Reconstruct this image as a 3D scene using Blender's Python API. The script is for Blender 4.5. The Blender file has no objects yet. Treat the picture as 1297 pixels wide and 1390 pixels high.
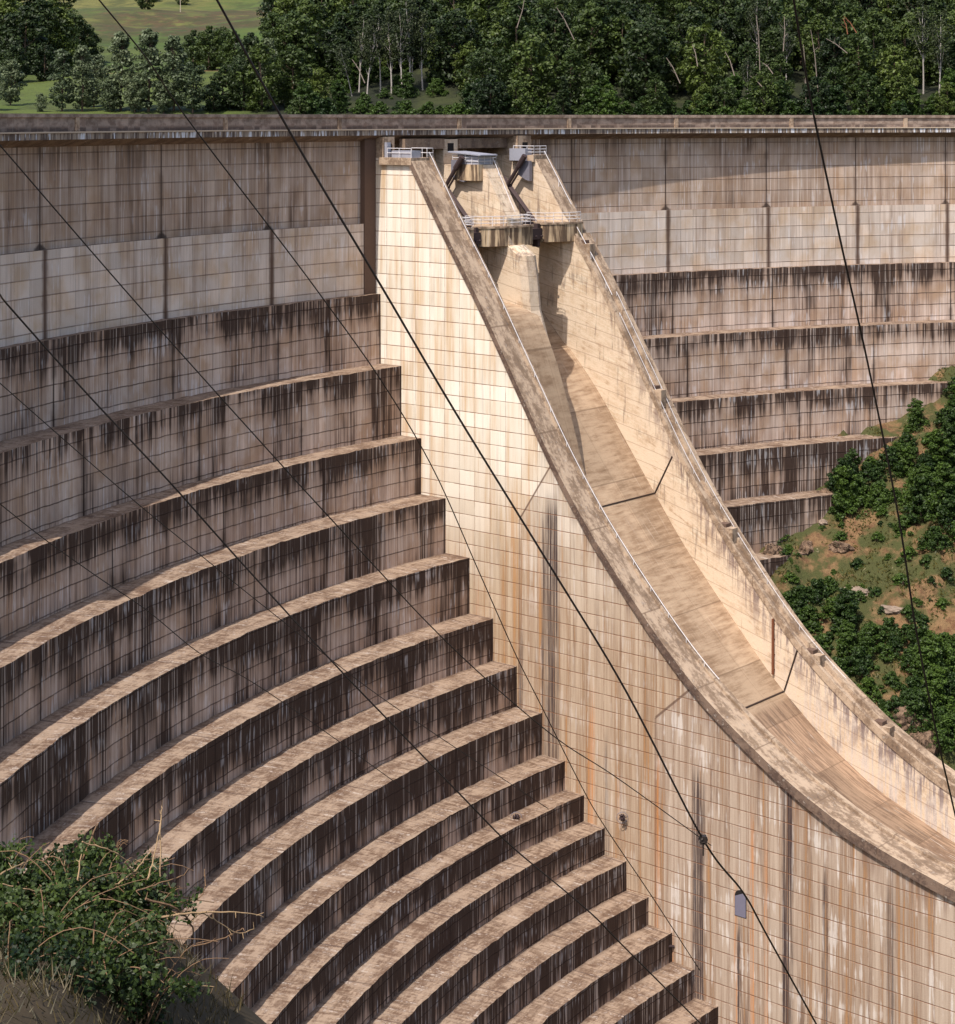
import bpy, math, random
from mathutils import Vector, Matrix, noise
random.seed(7)
R_=math.radians
sc=bpy.context.scene
col=sc.collection
F,H,CX=2605.,160.4,648.5            # focal length, horizon row and centre column measured on the 1297 px photograph
C=(116.4,127.0)                     # centre of the dam's arc; z = 0 is the level of the crest and of the camera
P0=(-13.1165,240.1526); D=(0.76048,-0.64936); N=(0.64936,0.76048)

def interp(x,xs,ys):
    if x<=xs[0]: return ys[0]+(ys[1]-ys[0])*(x-xs[0])/(xs[1]-xs[0])
    for i in range(1,len(xs)):
        if x<=xs[i]: return ys[i-1]+(ys[i]-ys[i-1])*(x-xs[i-1])/(xs[i]-xs[i-1])
    return ys[-1]+(ys[-1]-ys[-2])*(x-xs[-1])/(xs[-1]-xs[-2])
def at(px,py,Y): return Vector(((px-CX)/F*Y, Y, -(py-H)*Y/F))

# ---------------------------------------------------------------- objects
def tag(o,label=None,cat=None,group=None,kind=None):
    if label: o['label']=label
    if cat: o['category']=cat
    if group: o['group']=group
    if kind: o['kind']=kind
    return o
def empty(name,loc=(0,0,0),rz=0,**k):
    o=bpy.data.objects.new(name,None); col.objects.link(o); o.location=loc; o.rotation_euler=(0,0,rz)
    o.empty_display_size=.5
    return tag(o,**k)
class MB:
    def __init__(s): s.v=[]; s.f=[]; s.m=[]; s.uv=[]
    def poly(s,pts,m=0,uv=None):
        b=len(s.v); s.v+= [tuple(p) for p in pts]; s.f.append(tuple(range(b,b+len(pts)))); s.m.append(m); s.uv.append(uv)
    def face(s,idx,m=0): s.f.append(tuple(idx)); s.m.append(m); s.uv.append(None)
    def box(s,x0,x1,y0,y1,z0,z1,m=0,M=None):
        b=len(s.v)
        P=[(x,y,z) for z in (z0,z1) for x,y in ((x0,y0),(x1,y0),(x1,y1),(x0,y1))]
        if M: P=[tuple(M@Vector(p)) for p in P]
        s.v+=P
        for q in ((3,2,1,0),(4,5,6,7),(0,1,5,4),(1,2,6,5),(2,3,7,6),(3,0,4,7)): s.face([b+i for i in q],m)
    def prism(s,pts,fn,m=0):           # pts polygon (a,b); fn(a,b,k) -> 3D for k=0,1
        b=len(s.v); n=len(pts)
        s.v+=[tuple(fn(a,c,0)) for a,c in pts]+[tuple(fn(a,c,1)) for a,c in pts]
        s.face([b+i for i in range(n)][::-1],m); s.face([b+n+i for i in range(n)],m)
        for i in range(n):
            j=(i+1)%n; s.face([b+i,b+j,b+n+j,b+n+i],m)
    def tube(s,pts,r,n=6,m=0,r2=None):
        pts=[Vector(p) for p in pts]; b=len(s.v); L=len(pts)
        for i,p in enumerate(pts):
            t=(pts[min(i+1,L-1)]-pts[max(i-1,0)]).normalized()
            up=Vector((0,0,1)) if abs(t.z)<.95 else Vector((1,0,0))
            a=t.cross(up).normalized(); c=a.cross(t)
            rr=r if r2 is None else r+(r2-r)*i/(L-1)
            for k in range(n):
                g=2*math.pi*k/n; s.v.append(tuple(p+(a*math.cos(g)+c*math.sin(g))*rr))
        for i in range(L-1):
            for k in range(n):
                k2=(k+1)%n; s.face([b+i*n+k,b+i*n+k2,b+(i+1)*n+k2,b+(i+1)*n+k],m)
        s.face([b+k for k in range(n)][::-1],m); s.face([b+(L-1)*n+k for k in range(n)],m)
    def loft(s,secs,m=0,caps=True):
        b=len(s.v); n=len(secs[0])
        for q in secs: s.v+=[tuple(p) for p in q]
        for i in range(len(secs)-1):
            for k in range(n):
                k2=(k+1)%n; mm=m[k] if isinstance(m,list) else m
                s.face([b+i*n+k,b+i*n+k2,b+(i+1)*n+k2,b+(i+1)*n+k],mm)
        if caps:
            mm=m[0] if isinstance(m,list) else m
            s.face([b+k for k in range(n)][::-1],mm); s.face([b+(len(secs)-1)*n+k for k in range(n)],mm)
    def build(s,name,mats,parent=None,smooth=False,fix=True):
        me=bpy.data.meshes.new(name); me.from_pydata(s.v,[],s.f)
        mats=mats if isinstance(mats,(list,tuple)) else [mats]
        for a in mats: me.materials.append(a)
        me.polygons.foreach_set('material_index',s.m)
        if any(u is not None for u in s.uv):
            for li,nm in enumerate(('grid','flow')):
                uvl=me.uv_layers.new(name=nm); k=0; data=[]
                for f,u in zip(s.f,s.uv):
                    for q in range(len(f)): data+= (u[li][q] if u else (0,0))
                uvl.data.foreach_set('uv',data)
        if smooth: me.polygons.foreach_set('use_smooth',[True]*len(s.f))
        if parent is not None and parent.name.startswith('spillway'):
            at_=me.attributes.new('below','FLOAT','POINT'); at_.data.foreach_set('value',[zt(p[0])-p[2] for p in s.v])
        me.update()
        o=bpy.data.objects.new(name,me); col.objects.link(o)
        if parent: o.parent=parent
        return o

# ---------------------------------------------------------------- shader helper
class S:
    def __init__(s,nt,k): s.nt=nt; s.k=k
    def _m(s,op,*a,clamp=False):
        n=s.nt.nodes.new('ShaderNodeMath'); n.operation=op; n.use_clamp=clamp
        for i,x in enumerate((s,)+a):
            if isinstance(x,S): s.nt.links.new(x.k,n.inputs[i])
            else: n.inputs[i].default_value=x
        return S(s.nt,n.outputs[0])
    def __add__(s,o): return s._m('ADD',o)
    __radd__=__add__
    def __sub__(s,o): return s._m('SUBTRACT',o)
    def __rsub__(s,o): return s._m('MULTIPLY',-1.)._m('ADD',o)
    def __mul__(s,o): return s._m('MULTIPLY',o)
    __rmul__=__mul__
    def __truediv__(s,o): return s._m('DIVIDE',o)
    def abs(s): return s._m('ABSOLUTE')
    def floor(s): return s._m('FLOOR')
    def fract(s): return s._m('FRACT')
    def gt(s,o): return s._m('GREATER_THAN',o)
    def lt(s,o): return s._m('LESS_THAN',o)
    def max(s,o): return s._m('MAXIMUM',o)
    def min(s,o): return s._m('MINIMUM',o)
    def pow(s,o): return s._m('POWER',o)
    def clamp(s): return s._m('ADD',0.,clamp=True)
    def step(s,a,b):
        n=s.nt.nodes.new('ShaderNodeMapRange'); n.interpolation_type='SMOOTHSTEP'
        s.nt.links.new(s.k,n.inputs[0]); n.inputs[1].default_value=a; n.inputs[2].default_value=b
        if a>b:
            n.inputs[1].default_value=b; n.inputs[2].default_value=a; n.inputs[3].default_value=1; n.inputs[4].default_value=0
        return S(s.nt,n.outputs[0])
    def near(s,c,w): return (s-c).abs().step(w,w*.35)
class Mat:
    def __init__(s,name,rough=.9,spec=.25):
        s.m=bpy.data.materials.new(name); s.m.use_nodes=True; s.nt=s.m.node_tree
        s.b=s.nt.nodes['Principled BSDF']; s.b.inputs['Roughness'].default_value=rough
        s.b.inputs['Specular IOR Level'].default_value=spec
    def _vec(s,v):
        n=s.nt.nodes.new('ShaderNodeCombineXYZ')
        for i,x in enumerate(v):
            if isinstance(x,S): s.nt.links.new(x.k,n.inputs[i])
            else: n.inputs[i].default_value=x
        return n.outputs[0]
    def uv(s,nm):
        n=s.nt.nodes.new('ShaderNodeUVMap'); n.uv_map=nm; x=s.nt.nodes.new('ShaderNodeSeparateXYZ')
        s.nt.links.new(n.outputs[0],x.inputs[0]); return S(s.nt,x.outputs[0]),S(s.nt,x.outputs[1])
    def obj(s,world=False):
        if world: n=s.nt.nodes.new('ShaderNodeNewGeometry'); k=n.outputs['Position']
        else: n=s.nt.nodes.new('ShaderNodeTexCoord'); k=n.outputs['Object']
        x=s.nt.nodes.new('ShaderNodeSeparateXYZ'); s.nt.links.new(k,x.inputs[0])
        return [S(s.nt,x.outputs[i]) for i in range(3)]
    def normal(s):
        n=s.nt.nodes.new('ShaderNodeNewGeometry'); x=s.nt.nodes.new('ShaderNodeSeparateXYZ'); s.nt.links.new(n.outputs['Normal'],x.inputs[0])
        return [S(s.nt,x.outputs[i]) for i in range(3)]
    def noise(s,v,scale=1,detail=3,rough=.5):
        n=s.nt.nodes.new('ShaderNodeTexNoise'); n.inputs['Scale'].default_value=scale; n.inputs['Detail'].default_value=detail
        n.inputs['Roughness'].default_value=rough; s.nt.links.new(s._vec(v),n.inputs['Vector']); return S(s.nt,n.outputs['Fac'])
    def attr(s,nm):
        n=s.nt.nodes.new('ShaderNodeAttribute'); n.attribute_name=nm; return S(s.nt,n.outputs['Fac'])
    def white(s,v):
        n=s.nt.nodes.new('ShaderNodeTexWhiteNoise'); s.nt.links.new(s._vec(v),n.inputs['Vector']); return S(s.nt,n.outputs['Value'])
    def mix(s,a,b,f,mode='MIX'):
        n=s.nt.nodes.new('ShaderNodeMix'); n.data_type='RGBA'; n.blend_type=mode
        if isinstance(f,S): s.nt.links.new(f.k,n.inputs[0])
        else: n.inputs[0].default_value=f
        for i,x in ((6,a),(7,b)):
            if isinstance(x,tuple): n.inputs[i].default_value=(*x[:3],1)
            else: s.nt.links.new(x,n.inputs[i])
        return n.outputs[2]
    def scale(s,c,f):                       # colour times scalar
        n=s.nt.nodes.new('ShaderNodeVectorMath'); n.operation='SCALE'
        if isinstance(c,tuple): n.inputs[0].default_value=c[:3]
        else: s.nt.links.new(c,n.inputs[0])
        if isinstance(f,S): s.nt.links.new(f.k,n.inputs['Scale'])
        else: n.inputs['Scale'].default_value=f
        return n.outputs[0]
    def out(s,c,bump=None,bs=.3,bd=.05):
        if isinstance(c,tuple): s.b.inputs['Base Color'].default_value=(*c[:3],1)
        else: s.nt.links.new(c,s.b.inputs['Base Color'])
        if bump is not None:
            n=s.nt.nodes.new('ShaderNodeBump'); n.inputs['Strength'].default_value=bs; n.inputs['Distance'].default_value=bd
            s.nt.links.new(bump.k,n.inputs['Height']); s.nt.links.new(n.outputs[0],s.b.inputs['Normal'])
        return s.m
ROW=1.76
def wall_mat(name,base,warm,dark,amount,topdark,white=.12,ledge=None,lines=.75,lev=0.):
    """formwork-panelled concrete with lift lines, block joints and run-off streaks"""
    M=Mat(name); u,z=M.uv('grid'); a,dpt=M.uv('flow')
    r=z/ROW; fl=r.floor(); pu=u.floor()
    hl=((r.fract()-.5).abs()+(M.noise((a*2.,fl,5.),1,2)-.5)*.03).step(.448,.482)
    wob=M.white((fl,7.,3.))
    vl=((u.fract()-.5).abs()).step(.465,.492)*(M.white((pu,fl,1.))*.6+.35)
    bl=(((u/8).fract()-.5).abs()).step(.4915,.4965)
    bl2=(((u/8).fract()-.5).abs()+M.noise((a*.7,z*.4,2.),1,3)*.02).step(.47,.51)
    pan=M.white((pu,fl,4.))
    half=M.white(((u*2).floor(),9.,4.))
    big=M.noise((a*.05,z*.09,1.),1,4)
    s1=M.noise((a*1.1,z*.03,fl*.02),1,5,.65)
    s2=M.noise((a*3.6,z*.05,fl*.23),1,4,.6)
    s3=M.noise((a*8.,z*.12,fl*.9),1,2,.5)
    s0=M.noise((a*.16,z*.045,31.),1,3,.6)
    s2=M.noise((a*3.1,z*.04,fl*.06),1,4,.65)
    s3=M.noise((a*7.5,z*.09,fl*.35),1,2,.5)
    st=s0*.42+s1*.24+s2*.24+s3*.10
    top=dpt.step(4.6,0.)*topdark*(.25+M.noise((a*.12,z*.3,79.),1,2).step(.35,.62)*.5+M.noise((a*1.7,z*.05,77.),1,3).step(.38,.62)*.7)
    lv=z.step(-34.,-72.)*lev
    th=(st-.5)*6.2+amount+lv+top+(pan-.5)*.22+(M.white((0.,fl,11.))-.5)*.15
    k1=th.step(-.75,.25); k=th.step(-.05,.62)
    mid=(base[0]*.48,base[1]*.40,base[2]*.35)
    c=M.mix(base,warm,M.noise((a*.35,z*.25,5.),1,4).step(.4,.68))
    c=M.scale(c,.84+pan*.32)
    c=M.mix(c,mid,k1*.72)
    c=M.mix(c,(base[0]*.62,base[1]*.45,base[2]*.30),(half.gt(.95))*(fl*.37+half*9.).fract().gt(.45)*.5)
    c=M.mix(c,dark,k*.95)
    w=(M.noise((a*3.,z*.22,17.),1,3)*.6+M.noise((a*.22,z*.35,23.),1,3)*.4).step(.565,.64)*white*5.
    c=M.mix(c,(.72,.70,.72),w.clamp()*.7)
    c=M.mix(c,(.62,.52,.46),(M.noise((a*4.5,z*.05,41.),1,4).step(.575,.65))*.55)
    d2=(dark[0]*.55,dark[1]*.5,dark[2]*.5)
    brk=M.noise((a*.45,z*.6,93.),1,3).step(.34,.54)
    c=M.mix(c,d2,(hl*lines*(.45+brk*.35+wob*.35)).clamp())
    c=M.mix(c,d2,vl*lines*(.35+brk*.5))
    c=M.mix(c,d2,bl*.85); c=M.mix(c,dark,bl2*M.noise((a*.2,z*.25,8.),1,3).step(.42,.6)*.7)
    if ledge is not None:                  # dark run-off fans where block joints meet the ledge
        jx=((u/8).fract()-.5).abs(); q=(z-ledge); fan=(jx*-16.+8.+q*1.25)
        f1=(jx.gt(.41))*q.gt(0.)*((.5-jx)*22.+q*1.6+M.noise((a,z,3.),2,2)*.8).step(1.9,1.2)
        c=M.mix(c,(.05,.032,.025),f1*.85)
        f2=((jx+M.noise((a*.6,z*.5,3.),1,2)*.02)).step(.478,.5)*q.lt(0.)
        c=M.mix(c,(.09,.05,.035),f2*.75)
    fine=M.noise((a,z,2.),9,4,.7)
    c=M.scale(c,.86+fine*.28)
    hgt=(hl+vl).clamp()*-1.+fine*.5+pan*.5
    return M.out(c,hgt,.6,.06)

def tread_mat():
    M=Mat('ledge_concrete'); u,w=M.uv('grid'); a,dd=M.uv('flow')
    n1=M.noise((a*.22,w*.5,1.),1,5,.65); n2=M.noise((a*1.6,w*.25,5.),1,4,.6); n3=M.noise((a*.9,w*3.,9.),1,4,.7)
    n4=M.noise((a*2.4,w*.35,19.),1,4,.7)
    c=M.mix((.285,.205,.148),(.12,.072,.047),(n1*.35+n4*.35+n3*.3).step(.44,.56))
    c=M.mix(c,(.50,.42,.36),(n2*.35+n3*.35+n4*.3).step(.53,.61)*.75)
    c=M.mix(c,(.14,.085,.06),(n3*.65+n2*.35).step(.56,.70)*.55)
    c=M.mix(c,(.08,.05,.04),(((u/8).fract()-.5).abs()).step(.492,.497)*.8)
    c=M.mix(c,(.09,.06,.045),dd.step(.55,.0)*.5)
    f=M.noise((a,w,3.),5,4,.7); c=M.scale(c,.84+f*.32)
    return M.out(c,f+n3*.5,.5,.05)

def pier_face_mat():
    """left flank of the spillway; object coordinates are (downstream, across, up)"""
    M=Mat('spillway_panel_concrete'); s,w,z=M.obj()
    u=s/2.4; r=z/ROW; fl=r.floor(); pu=u.floor()
    hl=((r.fract()-.5).abs()+(M.noise((s*1.5,fl,5.),1,2)-.5)*.03).step(.462,.488); vl=((u.fract()-.5).abs()).step(.472,.492)
    pan=M.white((pu,fl,4.)); big=M.noise((s*.06,z*.06,1.),1,4)
    bw=M.attr('below')
    s1=M.noise((s*.8,z*.03,fl*.03),1,5,.65); s2=M.noise((s*3.2,z*.045,fl*.08),1,4,.65); s4=M.noise((s*.3,z*.05,9.),1,4,.6)
    m1=s.gt(23.7)*(z-(s-23.7)*1.47+47.).lt(0.); m2=s.gt(43.1)*(z-(s-43.1)*.87+66.3).lt(0.)
    low=z.step(-34.,-62.)
    c=M.mix((.70,.63,.53),(.56,.40,.25),(s1*.6+s4*.4).step(.45,.62)*.8)
    lc=M.mix((.39,.275,.175),(.25,.145,.075),(s1*.55+s2*.45).step(.42,.6))
    c=M.mix(c,lc,low*.9)
    gc=M.mix((.41,.325,.265),(.19,.125,.088),(s1*.5+s2*.5).step(.42,.62))
    c=M.mix(c,gc,m1*.35); c=M.mix(c,gc,m2*.6)
    c=M.mix(c,(.80,.74,.66),pan.gt(.66)*(1.-low)*.4)
    c=M.scale(c,.95+pan*.08)
    c=M.mix(c,(.42,.21,.08),(s1*.5+s2*.5).step(.53,.64)*(.30+low*.3))
    c=M.mix(c,(.13,.075,.05),(M.noise((s*1.1,z*.035,fl*.04+30.),1,5,.7)).step(.545,.68)*(.30+m1*.30+m2*.2)*(.4+.6*s4.step(.4,.6)))
    c=M.mix(c,(.16,.10,.075),bw.step(4.5,1.)*M.noise((s*2.2,z*.05,70.),1,4,.6).step(.44,.60)*s.step(18.,34.)*.8)
    c=M.mix(c,(.74,.70,.67),(M.noise((s*2.6,z*.10,40.),1,4)*.6+M.noise((s*.25,z*.3,44.),1,3)*.4).step(.54,.61)*(.12+m2*.20+m1*.08))
    ws=M.noise((s*.4,z*.35,3.),1,4)*.9-.45; fine=M.noise((s*6.,z*.05,60.),1,4,.7)
    for cs,wd,z0,al in ((28.6,1.35,-44.,.75),(48.8,1.05,-71.,.95),(60.,.9,-69.,.9),(23.9,.5,-60.,.5),(64.5,.45,-78.,.8),(27.3,.4,-46.,.6),(54.0,.25,-86.,.8),(36.5,.5,-70.,.4),(72.,.7,-77.,.5)):
        c=M.mix(c,(.055,.035,.032),((s+ws*.5).near(cs,wd)*z.step(z0+2.,z0-3.)*al*1.5*fine.step(.34,.60)).clamp())
    for cs,wd,z0 in ((43.35,.45,-69.),(55.7,.35,-73.),(53.6,.25,-80.),(45.2,.6,-88.),(34.3,.6,-64.),(57.4,.3,-75.)):
        c=M.mix(c,(.46,.18,.05),((s+ws*.4).near(cs,wd)*z.step(z0+1.,z0-6.)*fine.step(.38,.58)*.75).clamp())
    brk=M.noise((s*.5,z*.5,90.),1,3).step(.34,.52)
    c=M.mix(c,(.19,.085,.045),hl*(.45+brk*.45)); c=M.mix(c,(.22,.11,.06),vl*(.2+brk*.5)*(.35+pan*.65))
    l1=(z-(s-23.7)*1.47+47.).near(0.,.28)*s.gt(23.7)*s.lt(29.5); l2=(z-(s-43.1)*.87+66.3).near(0.,.25)*s.gt(43.1)*s.lt(49.3)
    c=M.mix(c,(.12,.07,.05),(l1+l2+(s.near(23.7,.16)*z.lt(-47.)*.5)+s.near(43.1,.14)*z.lt(-66.3)*.6).clamp()*.85)
    f=M.noise((s,w,z),7,4,.7); c=M.scale(c,.86+f*.28)
    return M.out(c,f*.6-(hl+vl),.6,.06)

def chute_wall_mat():
    M=Mat('spillway_wall_concrete'); s,w,z=M.obj(); nx,ny,nz=M.normal()
    bw=M.attr('below')
    n1=M.noise((s*.12,w*.2,z*.18),1,5,.65); n2=M.noise((s*.22-z*.12,w,z*2.2+s*.9),1,4,.7); n3=M.noise((s*2.5,w*2.,z*.2),1,4,.65); n4=M.noise((s*.8,w,z*.5),1,5,.7)
    c=M.mix((.61,.48,.355),(.42,.28,.17),(n1*.45+n2*.35+n4*.2).step(.45,.60))
    c=M.mix(c,(.76,.66,.52),(n2*.5+n1*.5).step(.51,.60)*.6)
    c=M.mix(c,(.26,.15,.08),(n2*.6+n4*.4).step(.55,.68)*.65)
    c=M.mix(c,(.50,.45,.44),s.step(36.,62.)*n3.step(.42,.58)*.6)
    c=M.mix(c,(.17,.12,.11),bw.step(6.5,1.2)*(n3*.6+n4*.4).step(.44,.58)*(s.step(10.,34.)*.75+.12))
    c=M.mix(c,(.20,.12,.08),(((z*.55+s*.12).fract()-.5).abs()).step(.455,.49)*.45)
    c=M.mix(c,(.12,.075,.06),(n3*.6+n1*.5).step(.58,.70)*.6)
    f=M.noise((s,w,z),6,5,.7); c=M.scale(c,.82+f*.36)
    return M.out(c,f+n2*.6,.6,.06)
def chute_floor_mat():
    M=Mat('chute_concrete'); s,w,z=M.obj()
    n1=M.noise((s*.12,w*.2,0.),1,5,.65); n2=M.noise((s*2.6,w*.25,3.),1,4,.65); n3=M.noise((s*.3,w*3.,3.),1,4,.6)
    c=M.mix((.42,.30,.20),(.25,.16,.098),(n1*.4+n2*.6).step(.40,.64))
    c=M.mix(c,(.56,.44,.30),(n2*.6+n1*.3).step(.55,.68)*.6)
    low=s.step(46.5,47.5)
    c=M.mix(c,M.mix((.33,.22,.145),(.16,.10,.065),(n1*.4+n3*.6).step(.42,.58)),low)
    sl=(s/6.1).floor(); c=M.scale(c,.80+M.white((sl,(w/6.).floor(),2.))*.30)
    c=M.mix(c,(.66,.56,.46),(n3*.75+n1*.3).step(.60,.72)*(.25+low*.5))
    c=M.mix(c,(.13,.08,.05),((s/6.1).fract()-.5).abs().step(.486,.496)*.55)
    c=M.mix(c,(.16,.10,.06),((w/6.1+.1).fract()-.5).abs().step(.490,.497)*.4)
    c=M.mix(c,(.12,.07,.04),(n2*.8+n1*.2).step(.60,.70)*.6)
    f=M.noise((s,w,z),6,5,.7); c=M.scale(c,.84+f*.32)
    return M.out(c,f+n2,.7,.08)
def coping_mat(name='coping_concrete',a=(.42,.31,.22),b=(.20,.135,.09)):
    M=Mat(name); s,w,z=M.obj(); n1=M.noise((s*.35,w*.8,z*.3),1,5,.65); n2=M.noise((s*2.,w*2.,z*2.),1,5,.7)
    c=M.mix(a,b,(n1*.6+n2*.4).step(.43,.56))
    c=M.mix(c,(.58,.50,.42),n2.step(.57,.7)*.5); c=M.mix(c,(.07,.045,.035),(n2*.5+n1*.5).step(.56,.66)*.7)
    c=M.mix(c,(.14,.09,.06),((s/7.3+.3).fract()-.5).abs().step(.488,.497)*.7)
    f=M.noise((s,w,z),8,4,.7); c=M.scale(c,.84+f*.32)
    return M.out(c,f+n2,.6,.05)
def corbel_mat():
    M=Mat('weathered_corbel_concrete'); s,w,z=M.obj()
    n1=M.noise((s*1.6,w*1.6,z*.12),1,4,.6); n2=M.noise((s*.6,w*.6,z*.4),1,4)
    c=M.mix((.52,.38,.24),(.075,.045,.03),(n1*.8+n2*.2).step(.44,.56)*.9)
    c=M.mix(c,(.58,.48,.36),n1.step(.40,.33)*.6)
    f=M.noise((s,w,z),8,4,.7); c=M.scale(c,.85+f*.3)
    return M.out(c,f,.5,.05)
def parapet_mat():
    M=Mat('parapet_concrete'); u,z=M.uv('grid'); a,dd=M.uv('flow')
    n=M.noise((a*.9,z*1.2,1.),1,4,.6); n2=M.noise((a*.15,z,3.),1,3)
    c=M.mix((.36,.275,.22),(.22,.155,.12),n.step(.4,.62))
    pv=M.white(((u*2.5).floor(),3.,2.))
    c=M.scale(c,.82+pv*.3)
    c=M.mix(c,(.055,.038,.033),(z+.95+(n-.5)*.9).step(.25,-.15)*(z+1.36).gt(0.)*(n2*.8+pv*.4).step(.38,.62)*.8)
    c=M.mix(c,(.62,.52,.44),((u*2.5).fract()-.5).abs().step(.488,.497)*pv.gt(.55)*.6)
    c=M.mix(c,(.08,.055,.045),((u*2.5).fract()-.5).abs().step(.485,.496)*pv.lt(.5)*.7)
    c=M.mix(c,(.58,.46,.34),(z+1.40).near(0.,.10)*.8)
    cf=(z+1.46).lt(0.)
    st=M.noise((a*3.2,z*.2,7.),1,4,.6)
    c=M.mix(c,M.mix((.33,.26,.20),(.08,.055,.045),st.step(.42,.56)),cf*.85)
    c=M.mix(c,(.70,.70,.74),cf*(z+2.15).gt(0.)*(M.noise((a*2.6,z*.3,27.),1,3)*.6+M.noise((a*.12,0.,7.),1,3)*.4).step(.53,.60)*.85)
    c=M.mix(c,(.13,.085,.06),(z+2.12).lt(0.)*.8)
    f=M.noise((a,z,2.),9,4,.7); c=M.scale(c,.85+f*.3)
    return M.out(c,f,.5,.04)
def plain(name,c,rough=.7,metal=0,var=.3,sc_=3):
    M=Mat(name,rough); x=M.obj(); f=M.noise(x,sc_,4,.65)
    M.b.inputs['Metallic'].default_value=metal
    return M.out(M.scale(c,1-var/2+f*var),f,.3,.02)
def leaf_mat(name,c1,c2,trans=.25,rough=.55):
    M=Mat(name,rough,.3); g=M.nt.nodes.new('ShaderNodeNewGeometry'); rnd=S(M.nt,g.outputs['Random Per Island'])
    oi=M.nt.nodes.new('ShaderNodeObjectInfo'); orr=S(M.nt,oi.outputs['Random'])
    x=M.obj(True); n=M.noise(x,.22,3)
    c=M.mix(c1,c2,(rnd*.35+n*.5+orr*.9-.40).clamp())
    c=M.scale(c,.7+rnd*.6)
    M.out(c)
    tr=M.nt.nodes.new('ShaderNodeBsdfTranslucent'); M.nt.links.new(c,tr.inputs[0])
    mx=M.nt.nodes.new('ShaderNodeMixShader'); mx.inputs[0].default_value=trans
    M.nt.links.new(M.b.outputs[0],mx.inputs[1]); M.nt.links.new(tr.outputs[0],mx.inputs[2])
    M.nt.links.new(mx.outputs[0],M.nt.nodes['Material Output'].inputs[0])
    return M.m

DK=(.034,.018,.013)
m_up=wall_mat('upper_wall_concrete',(.49,.375,.30),(.41,.28,.19),(.11,.07,.05),-.32,.35,.10,ledge=-13.1,lines=.6)
m_w2=wall_mat('pale_wall_concrete',(.61,.51,.44),(.54,.40,.29),(.15,.095,.065),-.58,.15,.12,ledge=-13.1,lines=.6)
m_rs=wall_mat('stained_step_concrete',(.60,.475,.40),(.45,.30,.20),DK,-.03,.85,.10,lev=.34)
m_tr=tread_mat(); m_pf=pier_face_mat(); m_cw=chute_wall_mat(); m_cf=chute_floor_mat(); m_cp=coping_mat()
m_cb=corbel_mat(); m_pp=parapet_mat()
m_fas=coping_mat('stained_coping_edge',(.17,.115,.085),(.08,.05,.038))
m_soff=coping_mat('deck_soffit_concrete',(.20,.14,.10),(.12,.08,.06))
m_slot=plain('dark_brown_concrete',(.12,.075,.055),.9)  # even dark brown for the niche boxes and the pilaster
m_seam=plain('dark_joint',(.05,.032,.025),.95)
m_rail=plain('pale_painted_steel',(.60,.57,.58),.5,.0,.15)
m_steel=plain('grey_painted_steel',(.19,.18,.21),.5,.2,.3)
m_lsteel=plain('light_grey_steel',(.33,.33,.38),.45,.2,.35)
m_gate=plain('rusty_gate_steel',(.060,.040,.040),.7,.3,.5)
m_rust=plain('rust',(.16,.06,.03),.85,.1,.5)
m_cable=plain('cable_steel',(.035,.026,.022),.6,.3,.2)
m_door=plain('blue_grey_shutter',(.16,.15,.20),.6,.1,.2)
m_hole=plain('dark_interior',(.015,.012,.012),.9)

# ---------------------------------------------------------------- the dam
JT=[186.,179.3,172.3,165.3,158.25,151.25,145.0,138.9,132.6,126.9,121.33,115.39,110.22,105.1,99.9,94.7,89.5,84.3,79.]
JT=JT[::-1]; JV=list(range(len(JT)))
def ringpt(th,R,z): a=R_(th); return (C[0]+R*math.cos(a),C[1]+R*math.sin(a),z)
def ring(prof,th0,th1,mats,name,parent,step=.5,closed=False,wob=0.,vmode=None):
    """sweep profile [(R,z,mat)] along the arc; mat i colours the strip from point i to i+1"""
    mb=MB(); n=max(2,int(abs(th1-th0)/step)); ths=[th0+(th1-th0)*i/n for i in range(n+1)]
    P=prof+[prof[0]] if closed else prof
    def jig(th,R,z,k):
        if not wob: return (R,z)
        a=noise.noise(Vector((th*1.7,R*.31,z*.2)))*wob; b=noise.noise(Vector((th*2.3+50,R*.31,z*.2)))*wob+noise.noise(Vector((th*11,R,z)))*.05
        return (R+a,z+b)
    top=max(p[1] for p in P)
    for i in range(n):
        t0,t1=ths[i],ths[i+1]
        for k in range(len(P)-1):
            (Ra,za,m),(Rb,zb)=P[k],P[k+1][:2]
            qa0=jig(t0,Ra,za,k); qa1=jig(t1,Ra,za,k); qb0=jig(t0,Rb,zb,k); qb1=jig(t1,Rb,zb,k)
            pts=[ringpt(t0,*qa0),ringpt(t1,*qa1),ringpt(t1,*qb1),ringpt(t0,*qb0)]
            j0,j1=interp(t0,JT,JV)*8,interp(t1,JT,JV)*8
            Rm=P[1][0]; a0,a1=R_(t0)*Rm,R_(t1)*Rm
            if abs(za-zb)<.05:   # tread: across coordinate
                Lw=abs(Ra-Rb); ea,eb=(0,Lw) if Ra>Rb else (Lw,0)
                off=za*3.7
                g=[(j0,Ra+off),(j1,Ra+off),(j1,Rb+off),(j0,Rb+off)]
                f=[(a0+off,ea-1.),(a1+off,ea-1.),(a1+off,eb-1.),(a0+off,eb-1.)]
            else:
                g=[(j0,za),(j1,za),(j1,zb),(j0,zb)]
                off=0
                f=[(a0+Rm*1.3,top-za),(a1+Rm*1.3,top-za),(a1+Rm*1.3,top-zb),(a0+Rm*1.3,top-zb)]
            mb.poly(pts,m,(g,f))
    if closed:
        for th in (th0,th1):
            mb.poly([ringpt(th,r,z) for r,z,_ in prof],1 if len(mats)>1 else 0,None)
    return mb.build(name,mats,parent)
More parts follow.
